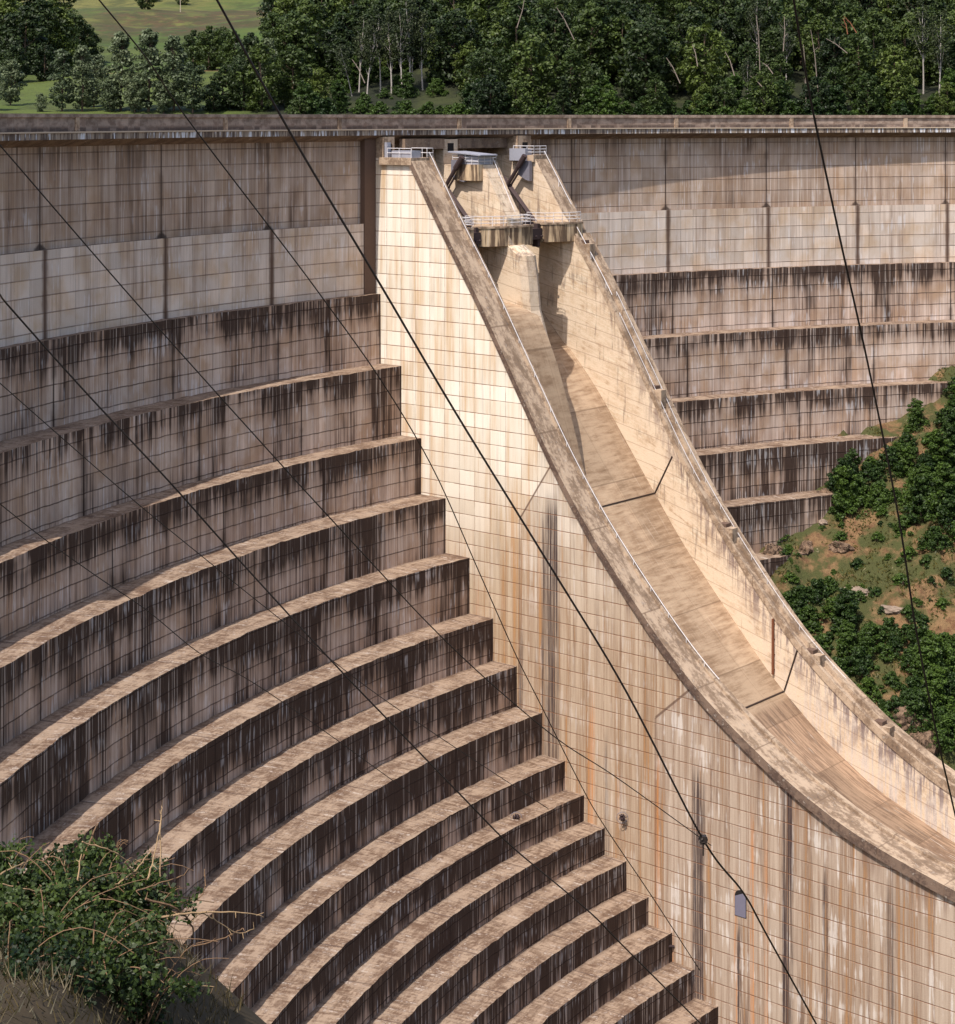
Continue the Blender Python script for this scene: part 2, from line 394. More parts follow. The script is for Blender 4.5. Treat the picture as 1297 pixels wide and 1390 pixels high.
dam=empty('dam',(C[0],C[1]+172,-60),label='huge curved concrete dam whose stained face descends in giant steps',cat='dam')
inv=Matrix.Translation((-C[0],-C[1]-172,60))
def under(o,root):
    o.matrix_parent_inverse=Matrix.Translation(-Vector(root.location)) if True else o.matrix_parent_inverse
    return o
LT,RT=184.,82.; LU=169.
for nm,mt,pr in (('upper_wall',m_up,[(172.2,-2.6,0),(172.2,-13.1,0)]),('lower_wall',m_w2,[(173.,-13.1,1),(171.6,-13.1,0),(171.6,-21.9,0)])):
    under(ring(pr,LU,139.35 if nm=='upper_wall' else 138.9,[mt,m_tr],nm,dam),dam)
    under(ring(pr,129.9,RT,[mt,m_tr],nm,dam),dam)
TR=[(171.6,-13.1),(170.6,-21.9),(167.1,-30.6),(163.8,-39.15),(159.8,-46.0),(156.0,-52.6),(152.3,-59.3),(148.65,-64.3),(144.9,-69.0),(141.5,-73.85),(138.8,-77.1),(135.8,-80.1),(132.8,-83.2),(129.8,-86.4),(126.6,-89.45),(123.6,-92.6),(120.6,-95.7),(117.6,-98.8),(114.6,-101.9),(111.6,-105.)]
for i in range(1,len(TR)-1):
    Rp=TR[i-1][0]; Ri,zi=TR[i]; zn=TR[i+1][1]
    LQ=[0,169,170,171,172,174][i] if i<6 else 178+(i>8)*5
    pr=[(Rp+1.,zi,0),(Ri,zi,1),(Ri,zn-.6,1),(Rp+1.,zn-.6,1)]
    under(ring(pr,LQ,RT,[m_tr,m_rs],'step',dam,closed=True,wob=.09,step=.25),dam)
# crest: road deck with cornice and parapet
under(ring([(176.,.05,0),(170.2,.05,0),(169.85,.25,0)][:1]+[(171.5,-.15,0)],LU,RT,[m_soff],'road_deck',dam),dam)
under(ring([(171.65,.45,0),(170.85,.45,0),(170.85,.10,0),(171.05,.02,0),(171.05,-1.33,0),(170.2,-1.33,0),(170.2,-1.47,0),(170.32,-1.50,0),(170.32,-2.12,0),(171.65,-2.2,0)],LU,RT,[m_pp,m_pp],'parapet',dam,closed=True),dam)
under(ring([(175.5,-2.0,0),(170.5,-2.12,0),(170.5,-2.16,0),(172.3,-2.9,0),(175.5,-2.9,0)],LU,RT,[m_soff,m_soff],'deck_soffit',dam,closed=True),dam)
under(ring([(178.5,.5,0),(178.,.5,0),(178.,-2.5,0),(178.5,-2.5,0)],LU,RT,[m_pp,m_pp],'back_parapet',dam,closed=True),dam)
for i,th in enumerate([x for x in [163.6,156.7,148.,141.2,134.,127.4,121.,114.2,107.6,101.,94.]]):
    a=R_(th); M4=Matrix.Translation((C[0],C[1],0))@Matrix.Rotation(a,4,'Z')
    mb=MB(); mb.box(170.88,171.4,-.32,.32,-1.33,.40,0,M4)
    under(mb.build('parapet_post',m_cp,dam),dam)
# block joints standing a little proud where repairs were made are left to the surface

# ---------------------------------------------------------------- the spillway
A0=math.atan2(D[1],D[0])
sp=empty('spillway',(P0[0],P0[1],0),A0,label='pale concrete ski-jump spillway chute running down the dam from two gates',cat='spillway')
PS=[-4,1.0,6.71,11.55,17.42,23.1,28.82,33.93,39.09,44.1,48.48,53.67,60.23,67.02,72.88,79.06,88,100]
PZ=[-4.9,-4.9,-4.94,-12.47,-21.05,-30.22,-39.49,-46.44,-52.32,-57.62,-61.65,-65.38,-69.43,-72.58,-74.36,-75.86,-77.4,-78.8]
def smooth(xs,ys,s,h=1.2): return sum(interp(s+o*h,xs,ys) for o in (-1,-.5,0,.5,1))/5
def zt(s):
    if s<8.5: return interp(s,PS,PZ)
    return smooth(PS,PZ,s,1.8)
WS=[0,6.8,17.4,25.8,35.4,47.7,56.8,67.7,100]; WW=[27,27,27.2,26.95,25.9,24.5,23.6,22.7,21.2]
def W(s): return interp(s,WS,WW)
FS=[-5,-2,0,3,8,16.2,25.2,30.4,36,44.2,48,52,59,69.1,80,100]; FZ=[-18,-16.4,-16.6,-19,-25.3,-34.2,-46.2,-52.6,-58.2,-66.2,-69.1,-72.1,-76,-79.5,-81.6,-83.2]
def zf(s): return smooth(FS,FZ,s,1.6) if s>4 else interp(s,FS,FZ)
SS=[-4,0,3,6.6,6.72]+[7+.9*i for i in range(104)]; SS=[s for s in SS if s<=100]
BOT=-112.
# side walls
def wallsec(w0,w1,s,top): return [(s,w0,top),(s,w1,top),(s,w1,BOT),(s,w0,BOT)]
mb=MB(); mb.loft([wallsec(0,3.5,s,zt(s)-.02) for s in SS],[m for m in (1,2,0,0)])
# loft face order: 0 top,1 inner,2 bottom,3 outer
mb.m=[{1:1,2:2,0:0}[x] for x in mb.m]
mb.build('side_wall',[m_pf,m_cp,m_cw],sp)
mb=MB(); mb.loft([wallsec(W(s)-(3.2 if s<12 else 2.8),W(s),s,zt(s)-(.75 if s>12.6 else .02)) for s in SS],[1,2,0,0]); 
mb.build('side_wall',[m_cw,m_cp,m_cw],sp)
# copings: left slab with overhang, low kerbs along both edges; right wall has a sunk stairway between two kerbs
def strip(w0f,w1f,z0,z1,s0,s1,name,mat,extra=None):
    mb=MB(); ss=[s for s in SS if s0<=s<=s1]
    mb.loft([[(s,w0f(s),zt(s)+z1),(s,w1f(s),zt(s)+z1),(s,w1f(s),zt(s)+z0),(s,w0f(s),zt(s)+z0)] for s in ss],0)
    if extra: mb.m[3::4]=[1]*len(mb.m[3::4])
    return mb.build(name,mat,sp)
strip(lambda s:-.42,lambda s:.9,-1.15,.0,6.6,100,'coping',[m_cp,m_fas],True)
strip(lambda s:.3,lambda s:2.9,-.3,-.10+.12,6.7,100,'coping',m_cp)
strip(lambda s:2.95,lambda s:3.72,-.8,.32,6.7,100,'kerb',m_cp)
strip(lambda s:W(s)-2.95,lambda s:W(s)-2.45,-1.1,.0,12.7,100,'kerb',m_cp)
strip(lambda s:W(s)-1.25,lambda s:W(s)+.25,-1.5,.02,12.7,100,'coping',m_cp)
strip(lambda s:W(s)-2.42,lambda s:W(s)-1.27,-1.0,-.62,12.7,100,'stairway',m_cp)
# right stairway landings; niches are solid boxes, their recess shade put into dark colour
for s0 in (14.2,25.6,37.,50.,59.5):
    mb=MB(); z0=zt(s0); w=W(s0)
    mb.box(s0-.1,s0+1.1,w-2.42,w-1.27,z0-2.2,z0+.02); mb.build('landing',m_cp,sp)
    mb=MB(); mb.box(s0-1.0,s0+.1,w-2.3,w-1.22,z0-.35,z0+.45); mb.build('niche',m_slot,sp)
# steps of the two stairways
# chute floor
mb=MB(); secs=[]
for s in SS:
    z=zf(s); secs.append([(s,3.4,z),(s,W(s)-2.7,z),(s,W(s)-2.7,z-6),(s,3.4,z-6)])
mb.loft(secs,0); mb.build('chute_floor',m_cf,sp)
# raised apron of the left bay, falling off at its right edge
LS_=[-4,0,6,10,15,16.5,18.2,20.,21.6,23.3,25.]; LZ_=[-18,-18,-21.5,-22.8,-23.4,-24.6,-28.,-32.8,-37.5,-42.6,-47.5]
mb=MB(); secs=[]
for i in range(59):
    s=-4+i*.5; z=smooth(LS_,LZ_,s,.8); r=12.9+.3*math.sin(s*.7)*(.5 if s>16 else 0); secs.append([(s,3.4,z),(s,r,z),(s,r,min(z,zf(s))-3),(s,3.4,min(z,zf(s))-3)])
mb.loft(secs,[0,1,0,0]); mb.build('apron',[m_cf,m_cw],sp)
# middle pier, tapering nose under its platform
mb=MB()
prof=[(-4,-2.7),(1.9,-2.7),(1.9,-5.9),(8.6,-5.9),(12.6,-12.6),(12.9,-16.2),(-4,-16.2)]
mb.prism(prof,lambda a,c,k:(a,(11.2,14.0)[k],c))
mb.loft([[(-4,11.15,z),(a-.3,11.15,z),(a+.35,11.9,z),(b,13.3,z),(b-.35,14.05,z),(-4,14.05,z)] for z,a,b in ((-15.95,13.0,13.4),(-17.2,14.7,15.2),(-20.,15.1,15.7),(-24.,15.5,16.1),(-29.,16.4,17.8),(-34.,17.6,19.6))],0)
mb.build('pier',m_cw,sp)
for w0,w1,s1 in ((.05,2.1,1.75),(24.,26.8,3.8)):
    mb=MB(); mb.box(-4,s1,w0,w1,-4.95,-2.3); mb.build('pier_head',m_cp,sp)
mb=MB(); mb.box(1.4,6.9,-.45,3.9,-5.75,-4.86); mb.build('platform',m_cp,sp)
mb=MB(); mb.box(4.6,8.6,10.3,11.25,-7.9,-5.85); mb.build('platform',m_cb,sp)
mb=MB(); mb.box(3.2,7.0,23.4,27.1,-5.75,-4.86); mb.build('platform',m_cp,sp)
# sloping stair strip and kerb on the middle pier
mb=MB(); mb.prism([(8.2,-5.9),(8.5,-5.55),(12.5,-13.1),(12.3,-13.5)],lambda a,c,k:(a,(13.45,14.15)[k],c)); mb.build('kerb',m_cp,sp)
# corbelled gate-arm platforms
plats=[[(8,3.3),(11.5,3.3),(11.9,5.5),(8,5.5)],
       [(8.,7.8),(11.1,7.8),(12.7,10.5),(13.,13.5),(12.9,15.9),(8.,15.9)],
       [(8.,20.1),(11.6,20.1),(12.7,22.5),(13.2,25.),(13.2,25.9),(8.,25.9)]]
for p in plats:
    mb=MB(); mb.prism(p,lambda a,c,k:(a,c,(-16.0,-13.75)[k])); mb.build('trunnion_platform',m_cb,sp)
    cx=sum(q[0] for q in p)/len(p); cy=sum(q[1] for q in p)/len(p)
    mb=MB(); mb.prism([(cx+(a-cx)*1.04,cy+(c-cy)*1.04) for a,c in p],lambda a,c,k:(a,c,(-13.75,-13.5)[k])); mb.build('platform_slab',m_cp,sp)
def railing(paths,h,parent,name='railing',mids=(.5,),r=.045,gap=1.6,mat=None):
    mb=MB()
    for path in paths:
        P=[Vector(p) for p in path]
        for f in (1.,)+tuple(mids): mb.tube([p+Vector((0,0,h*f)) for p in P],r,5)
        for a,b in zip(P[:-1],P[1:]):
            n=max(1,round((b-a).length/gap))
            for i in range(n+1):
                q=a.lerp(b,i/n); mb.tube([q,q+Vector((0,0,h))],r*.9,5)
    return mb.build(name,mat or m_rail,parent)
Zp=-13.5
railing([[(8.6,5.3,Zp),(11.8,5.3,Zp),(11.5,3.6,Zp)]],1.25,sp,mids=(.33,.66))
railing([[(8.4,8.,Zp),(11.,8.,Zp),(12.5,10.6,Zp),(12.8,13.5,Zp),(12.7,15.7,Zp),(8.6,15.7,Zp)]],1.25,sp,mids=(.33,.66),gap=1.3)
railing([[(8.4,20.3,Zp),(11.4,20.3,Zp),(12.5,22.5,Zp),(13.,25.,Zp),(13.,25.8,Zp)]],1.25,sp,mids=(.33,.66),gap=1.3)
railing([[(2.7,-.2,-4.86),(6.7,-.2,-4.86)],[(3.2,3.7,-4.86),(6.8,3.7,-4.86),(6.8,2.6,-4.86)]],1.15,sp,mids=(.5,))
railing([[(4.2,10.4,-5.85),(8.5,10.4,-5.85),(8.5,13.9,-5.85),(5.,13.9,-5.85)]],1.25,sp,mids=(.33,.66),gap=1.2)
railing([[(3.4,23.6,-4.86),(6.9,23.6,-4.86),(6.9,26.2,-4.86)]],1.2,sp,mids=(.33,.66),gap=1.2)
# handrails that follow the slopes
def slope_rail(wf,s0,s1,zoff,h,r=.05,gap=2.4):
    mb=MB(); ss=[s0+(s1-s0)*i/60 for i in range(61)]
    mb.tube([(s,wf(s),zt(s)+zoff+h) for s in ss],r,5)
    s=s0
    while s<=s1:
        mb.tube([(s,wf(s),zt(s)+zoff-.1),(s,wf(s),zt(s)+zoff+h)],r*.8,5); s+=gap
    return mb.build('handrail',m_rail,sp)
slope_rail(lambda s:3.05,6.75,49.5,.3,.55,.045)
slope_rail(lambda s:W(s)-1.2,6.9,11.4,.0,.9)
slope_rail(lambda s:W(s)-2.3,13.,18.8,-.2,.8)
slope_rail(lambda s:W(s)-1.1,18.6,54.,.05,.55,.035)
slope_rail(lambda s:W(s)-2.3,20.,33.,-.1,.4,.035)
mb=MB(); mb.tube([(8.4,13.3,-4.9),(12.4,13.3,-12.4)],.055,5); 
for i in range(5):
    q=Vector((8.4,13.3,-4.9)).lerp(Vector((12.4,13.3,-12.4)),i/4); mb.tube([q,q-Vector((0,0,1.1))],.045,5)
mb.build('handrail',m_rail,sp)
# gates, arms and hoists
for w0,w1 in ((3.6,11.1),(14.1,23.7)):
    mb=MB(); n=14; q=[]
    for i in range(n+1):
        g=R_(93+i*(172-93)/n*-1+79); g=R_(105+i*75/n); q.append((9.6+8.6*math.cos(g),-15.3+8.6*math.sin(g)*1.1))
    q=[(a,c) for a,c in q if a<3.6]
    mb.loft([[(a,w0+.1,c),(a,w1-.1,c),(a-.35,w1-.1,c),(a-.35,w0+.1,c)] for a,c in q],0)
    g=mb.build('gate',m_gate,sp)
    for wa in (w0+1.0,w1-1.0):
        mb=MB()
        T=Vector((9.4,wa,-15.2)); 
        a=Vector((2.3,wa,-7.9)); b=Vector((1.2,wa,-13.8))
        for e in (a,b):
            dd=(e-T).normalized(); nn=Vector((-dd.z,0,dd.x))
            for off in (-.32,.32):
                mb.tube([T+nn*off*.5,e+nn*off],.13,4)
            mb.tube([T,e],.30,4)
        for f in (.35,.6,.85): mb.tube([T.lerp(a,f),T.lerp(b,f-.12)],.12,4)
        mb.tube([a,b],.2,4)
        mb.box(8.6,10.,wa-.5,wa+.5,-16.2,-14.4)
        mb.build('gate_arm',m_gate,sp)
    for wa in (w1-1.3,):
        mb=MB(); mb.tube([(6.1,wa,-5.2),(2.8,wa,-9.6)],.26,8); mb.tube([(6.35,wa,-4.9),(5.2,wa,-6.4)],.38,8); mb.tube([(5.9,wa+.7,-5.6),(3.0,wa+.7,-9.4)],.14,6); mb.build('hoist_cylinder',m_gate,sp)
    mb=MB(); mb.box(-3.5,-1.2,w0,w1,-6.2,-2.6); mb.box(1.2,2.2,w0,w1,-3.9,-2.6); mb.build('cross_beam',m_soff,sp)
for w0,w1 in ((5.8,7.7),(16.1,20.0)):
    mb=MB(); mb.box(9.6,11.2,w0,w1,-15.6,-14.2); mb.box(8.4,10.,w0+.3,w1-.3,-14.2,-13.4); mb.box(10.,10.9,w0+.1,w0+.6,-16.6,-13.6); mb.box(10.,10.9,w1-.6,w1-.1,-16.6,-13.6)
    for k in range(4): mb.tube([(11.25,w0+.3+k*(w1-w0-.6)/3,-15.2),(11.5,w0+.3+k*(w1-w0-.6)/3,-15.2)],.12,6)
    mb.tube([(8.,w0+.2,-13.3),(9.6,w0+.2,-15.)],.12,5); mb.tube([(8.,w1-.2,-13.3),(9.6,w1-.2,-15.)],.12,5)
    mb.build('trunnion_bearing',m_gate,sp)
# grey steel cabinets, shields and walkway decks
mb=MB(); mb.box(3.0,6.4,.25,1.9,-4.86,-4.0); mb.build('steel_walkway',m_lsteel,sp)
mb=MB(); mb.box(1.8,2.2,.25,.95,-4.85,-3.0); mb.box(2.2,2.25,.35,.85,-3.5,-3.1); mb.build('cabinet',m_lsteel,sp)
mb=MB(); mb.prism([(3.6,-4.2),(9.0,-4.6),(9.0,-4.75),(3.6,-4.35)],lambda a,c,k:(a,(10.1,13.6)[k],c)); mb.box(5.6,8.4,10.5,13.2,-5.85,-4.75); mb.build('steel_walkway',m_lsteel,sp)
mb=MB(); mb.prism([(4.0,-5.3),(6.2,-5.3),(6.2,-8.1),(5.6,-8.0),(4.0,-7.4)],lambda a,c,k:(a,(10.3,10.9)[k],c)); mb.build('steel_shield',m_steel,sp)
mb=MB(); mb.box(3.2,5.9,23.0,24.4,-5.6,-4.0); mb.build('steel_walkway',m_lsteel,sp)
mb=MB(); mb.prism([(4.8,-5.6),(6.7,-5.6),(6.7,-8.3),(6.,-8.1),(4.8,-7.5)],lambda a,c,k:(a,(22.9,23.5)[k],c)); mb.build('steel_shield',m_steel,sp)
for w0,w1,s in ((.9,1.6,1.75),(12.0,13.2,1.90),(25.0,26.1,3.8)):
    mb=MB(); mb.box(s-.1,s+.02,w0,w1,-4.4,-3.2); mb.build('window',m_hole,sp)
# slots across the chute, seams and gauges
def slot(s0,name='joint_slot'):
    mb=MB(); w1=W(s0)-2.8; z=zf(s0)
    mb.box(s0-.14,s0+.14,3.6,w1-.01,z-.05,z+.06); return mb.build(name,m_seam,sp)
slot(26.); slot(46.2)
for s0,s1 in ((26.,24.4),(46.2,46.9)):
    w0=W(s0)-2.8; w1=W(s1)-2.8
    pass
def wallstrip(a,b,r=.13):
    (s0,z0),(s1,z1)=a,b; mb=MB(); mb.tube([(s0,W(s0)-2.80,z0),(s1,W(s1)-2.80,z1)],r,4); return mb.build('wall_joint',m_seam,sp)
wallstrip((26.1,zf(26.1)+.2),(28.9,-42.2)); wallstrip((46.3,zf(46.3)+.2),(48.2,-62.4))
mb=MB(); s=44.7; mb.tube([(s,W(s)-2.98,zf(s)+.5),(s,W(s)-2.98,zf(s)+7.1)],.17,8)
for k in range(4): mb.box(s-.2,s+.2,W(s)-2.98,W(s)-2.78,zf(s)+1+k*1.8,zf(s)+1.15+k*1.8)
tag(mb.build('gauge_pipe',m_rust,sp),label='rusty upright pipe')
# arched opening low on the left flank
mb=MB(); pts=[(53.5,-85.3),(54.95,-85.3),(54.95,-83.2)]+[(54.22+.73*math.cos(R_(a)),-83.2+.73*math.sin(R_(a))) for a in range(15,180,15)]+[(53.5,-83.2)]
mb.prism(pts,lambda a,c,k:(a,(-.05,.02)[k],c)); hatch=mb.build('hatch',m_hole,sp)
mb=MB(); mb.prism([(53.56,-85.25),(54.9,-85.25),(54.9,-83.0),(54.5,-82.75),(53.56,-83.2)],lambda a,c,k:(a,(-.09,-.045)[k],c)); d=mb.build('shutter',m_door,hatch)
# drain pipe sticking out at the foot and the lamp-like fittings
mb=MB(); mb.tube([(44.0,-2.9,-90.2),(45.6,0.,-90.9)],.16,8); mb.build('drain_pipe',m_gate,sp)
# recess between the wall and the spillway flank
mb=MB(); mb.box(-1.6,.55,-2.0,-.02,-22.2,-2.6); mb.build('pilaster',m_slot,sp)
mb=MB(); mb.box(-2.2,-.9,-3.2,-1.9,-13.3,-2.6); mb.build('slot_back',m_hole,sp)

# ---------------------------------------------------------------- ground
def grid_mesh(name,xs,ys,fn,mat,**k):
    mb=MB(); nx=len(xs)
    mb.v=[(x,y,fn(x,y)) for y in ys for x in xs]
    for j in range(len(ys)-1):
        for i in range(nx-1): mb.face((j*nx+i,j*nx+i+1,(j+1)*nx+i+1,(j+1)*nx+i))
    return tag(mb.build(name,mat,smooth=True),**k)
def rng(a,b,n): return [a+(b-a)*i/n for i in range(n+1)]
def nz(x,y,s,seed=0): return noise.fractal(Vector((x*s,y*s,seed)),1.,2.,5)
m_grass=Mat('meadow_ground'); x=m_grass.obj(True)
n1=m_grass.noise((x[0],x[1],0.),.018,5,.6); n2=m_grass.noise((x[0],x[1],x[2]),.25,4,.7)
c=m_grass.mix((.095,.125,.025),(.19,.17,.05),(x[1]-x[0]*.2).step(560.,640.)*.8)
c=m_grass.mix(c,(.07,.115,.022),n1.step(.45,.6)*.8)
n5=m_grass.noise((x[0],x[1],0.),.08,6,.7)
scrub=((x[1]-612.-(x[0]+80.)*.5+(n1-.5)*90.).abs().step(62.,34.))*(x[0]+118.+(n1-.5)*70).step(-12.,8.)*n5.step(.36,.5)
c=m_grass.mix(c,m_grass.mix((.055,.065,.022),(.105,.055,.032),(n2*.5+n5*.5).step(.42,.56)),scrub*.9)
path=(x[1]-432.+(n1-.5)*12).abs().step(4.5,2.)*(x[0]+86.).gt(0.)
c=m_grass.mix(c,(.30,.18,.09),path*.8)
c=m_grass.mix(c,(.016,.018,.009),(x[0]-(x[1]-350.)*.0).step(-46.,-36.)*.95)
c=m_grass.mix(c,(.055,.065,.020),n5.step(.46,.60)*.7)
c=m_grass.scale(c,.66)
m_grass=m_grass.out(m_grass.scale(c,.75+n2*.5),n2,.8,.4)
def zfar(X,Y):
    t=Y-345
    base=interp(Y,[300,335,350,430,520,700,1200],[-14,-6,1.2,10.3,20,43,120])
    k=max(0,min(1,(X+40+ (Y-345)*.12)/45)); k=k*k*(3-2*k)
    steep=interp(Y,[300,335,350,450,600,1200],[-14,-6,0,27,62,230])
    return base*(1-k)+steep*k+ (nz(X,Y,.02)*2.2+nz(X,Y,.1,4)*.5)*min(1,max(0,(Y-338)/30))
XS=rng(-420,520,130); YS=rng(312,600,96)+rng(606,1300,50)
grid_mesh('far_hillside',XS,YS,zfar,m_grass,kind='structure')
m_earth=Mat('hillside_earth'); x=m_earth.obj(True)
n1=m_earth.noise(x,.10,5,.65); n2=m_earth.noise(x,.7,5,.7); n3=m_earth.noise(x,.3,4,.6)
c=m_earth.mix((.19,.115,.055),(.10,.05,.025),n2.step(.42,.62))
c=m_earth.mix(c,(.040,.050,.014),(n1*.5+n3*.5).step(.42,.52)*.9)
c=m_earth.mix(c,(.35,.26,.18),(n2*.6+n3*.4).step(.60,.70)*.7)
m_earth=m_earth.out(m_earth.scale(c,.45+n2*1.1),n2+n3,1.,.5)
def zslope(X,Y):
    b=-40.3+.187*(X-70)+.67*(Y-283.6)
    if X>72: b+=(X-72)*.35
    if X<38: b-=(38-X)*.25
    b+=nz(X,Y,.045,2)*2.4+nz(X,Y,.16,8)*.9+abs(nz(X,Y,.4,3))*.5
    # rocky outcrops with short drops
    b+=max(0,nz(X,Y,.09,21)-.12)*4.
    return max(b,-104+nz(X,Y,.05)*2)
grid_mesh('hillside',rng(10,180,320),rng(150,315,300),zslope,m_earth,kind='structure')
grid_mesh('valley_floor',rng(-400,500,60),rng(-200,300,40),lambda X,Y:-105.5+nz(X,Y,.03)*1.5,m_earth,kind='structure')
m_water=Mat('reservoir_water',.08,.5).out((.02,.035,.03))
mb=MB(); mb.poly([(-420,180,-6),(520,180,-6),(520,345,-6),(-420,345,-6)])
# reservoir lies only behind the arc
mb=MB(); pts=[ringpt(t,176.6,-6) for t in range(184,81,-3)]
mb.poly(pts+[(300,290,-6),(520,350,-6),(-420,350,-6),(-200,120,-6)])
tag(mb.build('reservoir_water',m_water),kind='structure')

# ---------------------------------------------------------------- trees
m_lf=[leaf_mat('dark_leaves',(.012,.023,.007),(.050,.075,.015)),
      leaf_mat('bright_leaves',(.026,.046,.010),(.085,.115,.020)),
      leaf_mat('sage_leaves',(.055,.078,.036),(.115,.140,.070)),
      leaf_mat('birch_leaves',(.026,.038,.013),(.046,.058,.020)),
      leaf_mat('bush_leaves',(.015,.034,.007),(.062,.105,.015)),
      leaf_mat('bramble_leaves',(.010,.022,.005),(.050,.075,.014),.25,.5)]
m_bark=plain('bark',(.10,.07,.05),.95,0,.6,2)
m_birch=plain('birch_bark',(.36,.32,.29),.8,0,.5,1.5)
def rdir(): 
    while True:
        v=Vector((random.uniform(-1,1),random.uniform(-1,1),random.uniform(-1,1)))
        if .05<v.length<1: return v.normalized()
def leaf(mb,p,n,s,asp=.7):
    a=n.cross(Vector((random.random()-.5,random.random()-.5,random.random()-.5))).normalized(); b=n.cross(a)
    b2=len(mb.v)
    mb.v+=[tuple(p+a*s),tuple(p+b*s*asp*.8+a*s*.1),tuple(p-a*s),tuple(p-b*s*asp*.8-a*s*.1)]
    mb.face((b2,b2+1,b2+2,b2+3))
def crown(h0,h1,r,nl,nleaf,size,shape,lobe=.34,droop=0.):
    """leaf sprays gathered round many boughs between h0 and h1"""
    mb=MB(); lobes=[]
    for i in range(nl):
        t=(i+.5)/nl+random.uniform(-.04,.04); z=h0+(h1-h0)*t
        rr=r*shape(t); g=i*2.4+random.uniform(-.5,.5); q=rr*random.uniform(.35,.95)
        lobes.append((Vector((q*math.cos(g),q*math.sin(g),z)),max(.35,r*lobe*random.uniform(.7,1.25)*(.45+.55*shape(t)))))
    for k in range(nleaf):
        c_,rad=random.choice(lobes); d_=rdir()
        p=c_+Vector((d_.x,d_.y,d_.z*.62))*rad*random.uniform(.55,1.08)
        p.z-=droop*random.random()*rad
        n=(d_*.5+Vector((0,0,.55))+rdir()*.7).normalized()
        leaf(mb,p,n,size*random.uniform(.6,1.25))
    return mb,lobes
def trunk(mb,h,r,lobes,lean=(0,0),nb=12,top=.95):
    P=[Vector((lean[0]*t*t+.15*math.sin(t*5),lean[1]*t*t+.12*math.cos(t*4),h*t*top)) for t in [i/7 for i in range(8)]]
    mb.tube(P,r,7,r2=r*.22)
    for c_,rad in random.sample(lobes,min(nb,len(lobes))):
        t=max(.12,min(.85,(c_.z-rad*.8)/h-.12)); k=t*7; i=int(k); q=P[i].lerp(P[min(7,i+1)],k-i)
        m_=q.lerp(c_,.5)+Vector((0,0,-.15*(c_-q).length)); mb.tube([q,m_,c_],r*.34,5,r2=r*.08)
PLANTS={}
sh_round=lambda t: max(.15,math.sin(math.pi*min(1,.12+t*.86))**.55)
sh_tall=lambda t: max(.18,(1-abs(t-.38)*1.25))
sh_top=lambda t: max(.2,math.sin(math.pi*(.1+.8*t))**.8)
sh_con=lambda t: max(.12,1.02-t)
def make_tree(kind):
    sp_=dict(
     broad=(13,.5,5.2,44,5200,.36,sh_round,0,.3,'tree'), broad2=(14.5,.5,4.6,46,5200,.34,sh_round,1,.28,'tree'), broad3=(11.5,.4,4.6,38,4500,.36,sh_round,0,.28,'tree'),
     light=(12.5,1.0,4.3,40,3600,.36,sh_top,1,.22,'tree'), poplar=(12.,1.2,2.9,44,4200,.27,sh_tall,2,.2,'tree'), sage=(9.5,1.0,2.9,34,3200,.27,sh_top,2,.16,'tree'),
     birch=(16.5,6.5,2.6,30,2100,.22,sh_top,3,.17,'birch'), birch2=(15.5,7,2.3,24,1500,.22,sh_top,3,.15,'birch'),
     conifer=(14,.6,3.4,50,4200,.30,sh_con,0,.24,'tree'))[kind]
    h,h0,r,nl,nf,sz,shp,mi,tr,nm=sp_
    cm,lobes=crown(h0,h-.4,r,nl,nf,sz,shp,droop=.5 if 'birch' in kind else 0,lobe=.34 if r>3 else .40)
    root=empty({'birch':'birch_tree','birch2':'birch_tree','poplar':'poplar_tree','conifer':'conifer_tree'}.get(kind,'leafy_tree'))
    cm.build('crown',m_lf[mi],root)
    tm=MB(); lean=(random.uniform(-.8,.8),random.uniform(-.5,.5)); 
    trunk(tm,h,tr,lobes,lean)
    tm.build('trunk',m_birch if nm=='birch' else m_bark,root)
    return root
def put(kind,loc,s,rz,label,cat,group=None,tilt=(0,0)):
    if kind not in PLANTS: PLANTS[kind]=[makers[kind](),False]
    src,used=PLANTS[kind]
    if not used: r=src; PLANTS[kind][1]=True
    else:
        r=src.copy(); col.objects.link(r)
        for ch in src.children:
            c_=ch.copy(); col.objects.link(c_); c_.parent=r
    r.location=loc; r.scale=(s,s,s*1.0); r.rotation_euler=(tilt[0],tilt[1],rz)
    for k in ('group',):
        if k in r: del r[k]
    return tag(r,label,cat,group)
makers={k:(lambda k=k:make_tree(k)) for k in ('broad','broad2','broad3','light','poplar','sage','birch','birch2','conifer')}
def bush_maker(r,h,nl,nf,sz,mi,name='bush'):
    def f():
        cm,lobes=crown(.1,h,r*1.12,int(nl*1.5),nf,sz*.9,lambda t:max(.3,(1-t*.75))*random.uniform(.6,1.1),lobe=.25)
        root=empty(name); cm.build('foliage',m_lf[mi],root)
        tm=MB()
        for k in range(5):
            c_,rad=random.choice(lobes); tm.tube([(0,0,-.6),c_*.5,c_],.10,5,r2=.03)
        tm.build('stem',m_bark,root); return root
    return f
makers['bush']=bush_maker(3.0,3.6,26,4200,.21,4); makers['bush2']=bush_maker(2.2,2.4,18,2800,.19,4); makers['shrub']=bush_maker(1.1,1.1,9,900,.14,4,'shrub')
makers['bigbush']=bush_maker(3.6,6.5,34,5600,.24,4)
def ground_hit(px,py,fn,y0,y1,step=1.):
    Y=y0
    while Y<y1:
        p=at(px,py,Y)
        if p.z<=fn(p.x,p.y): return p
        Y+=step
    return at(px,py,y1)
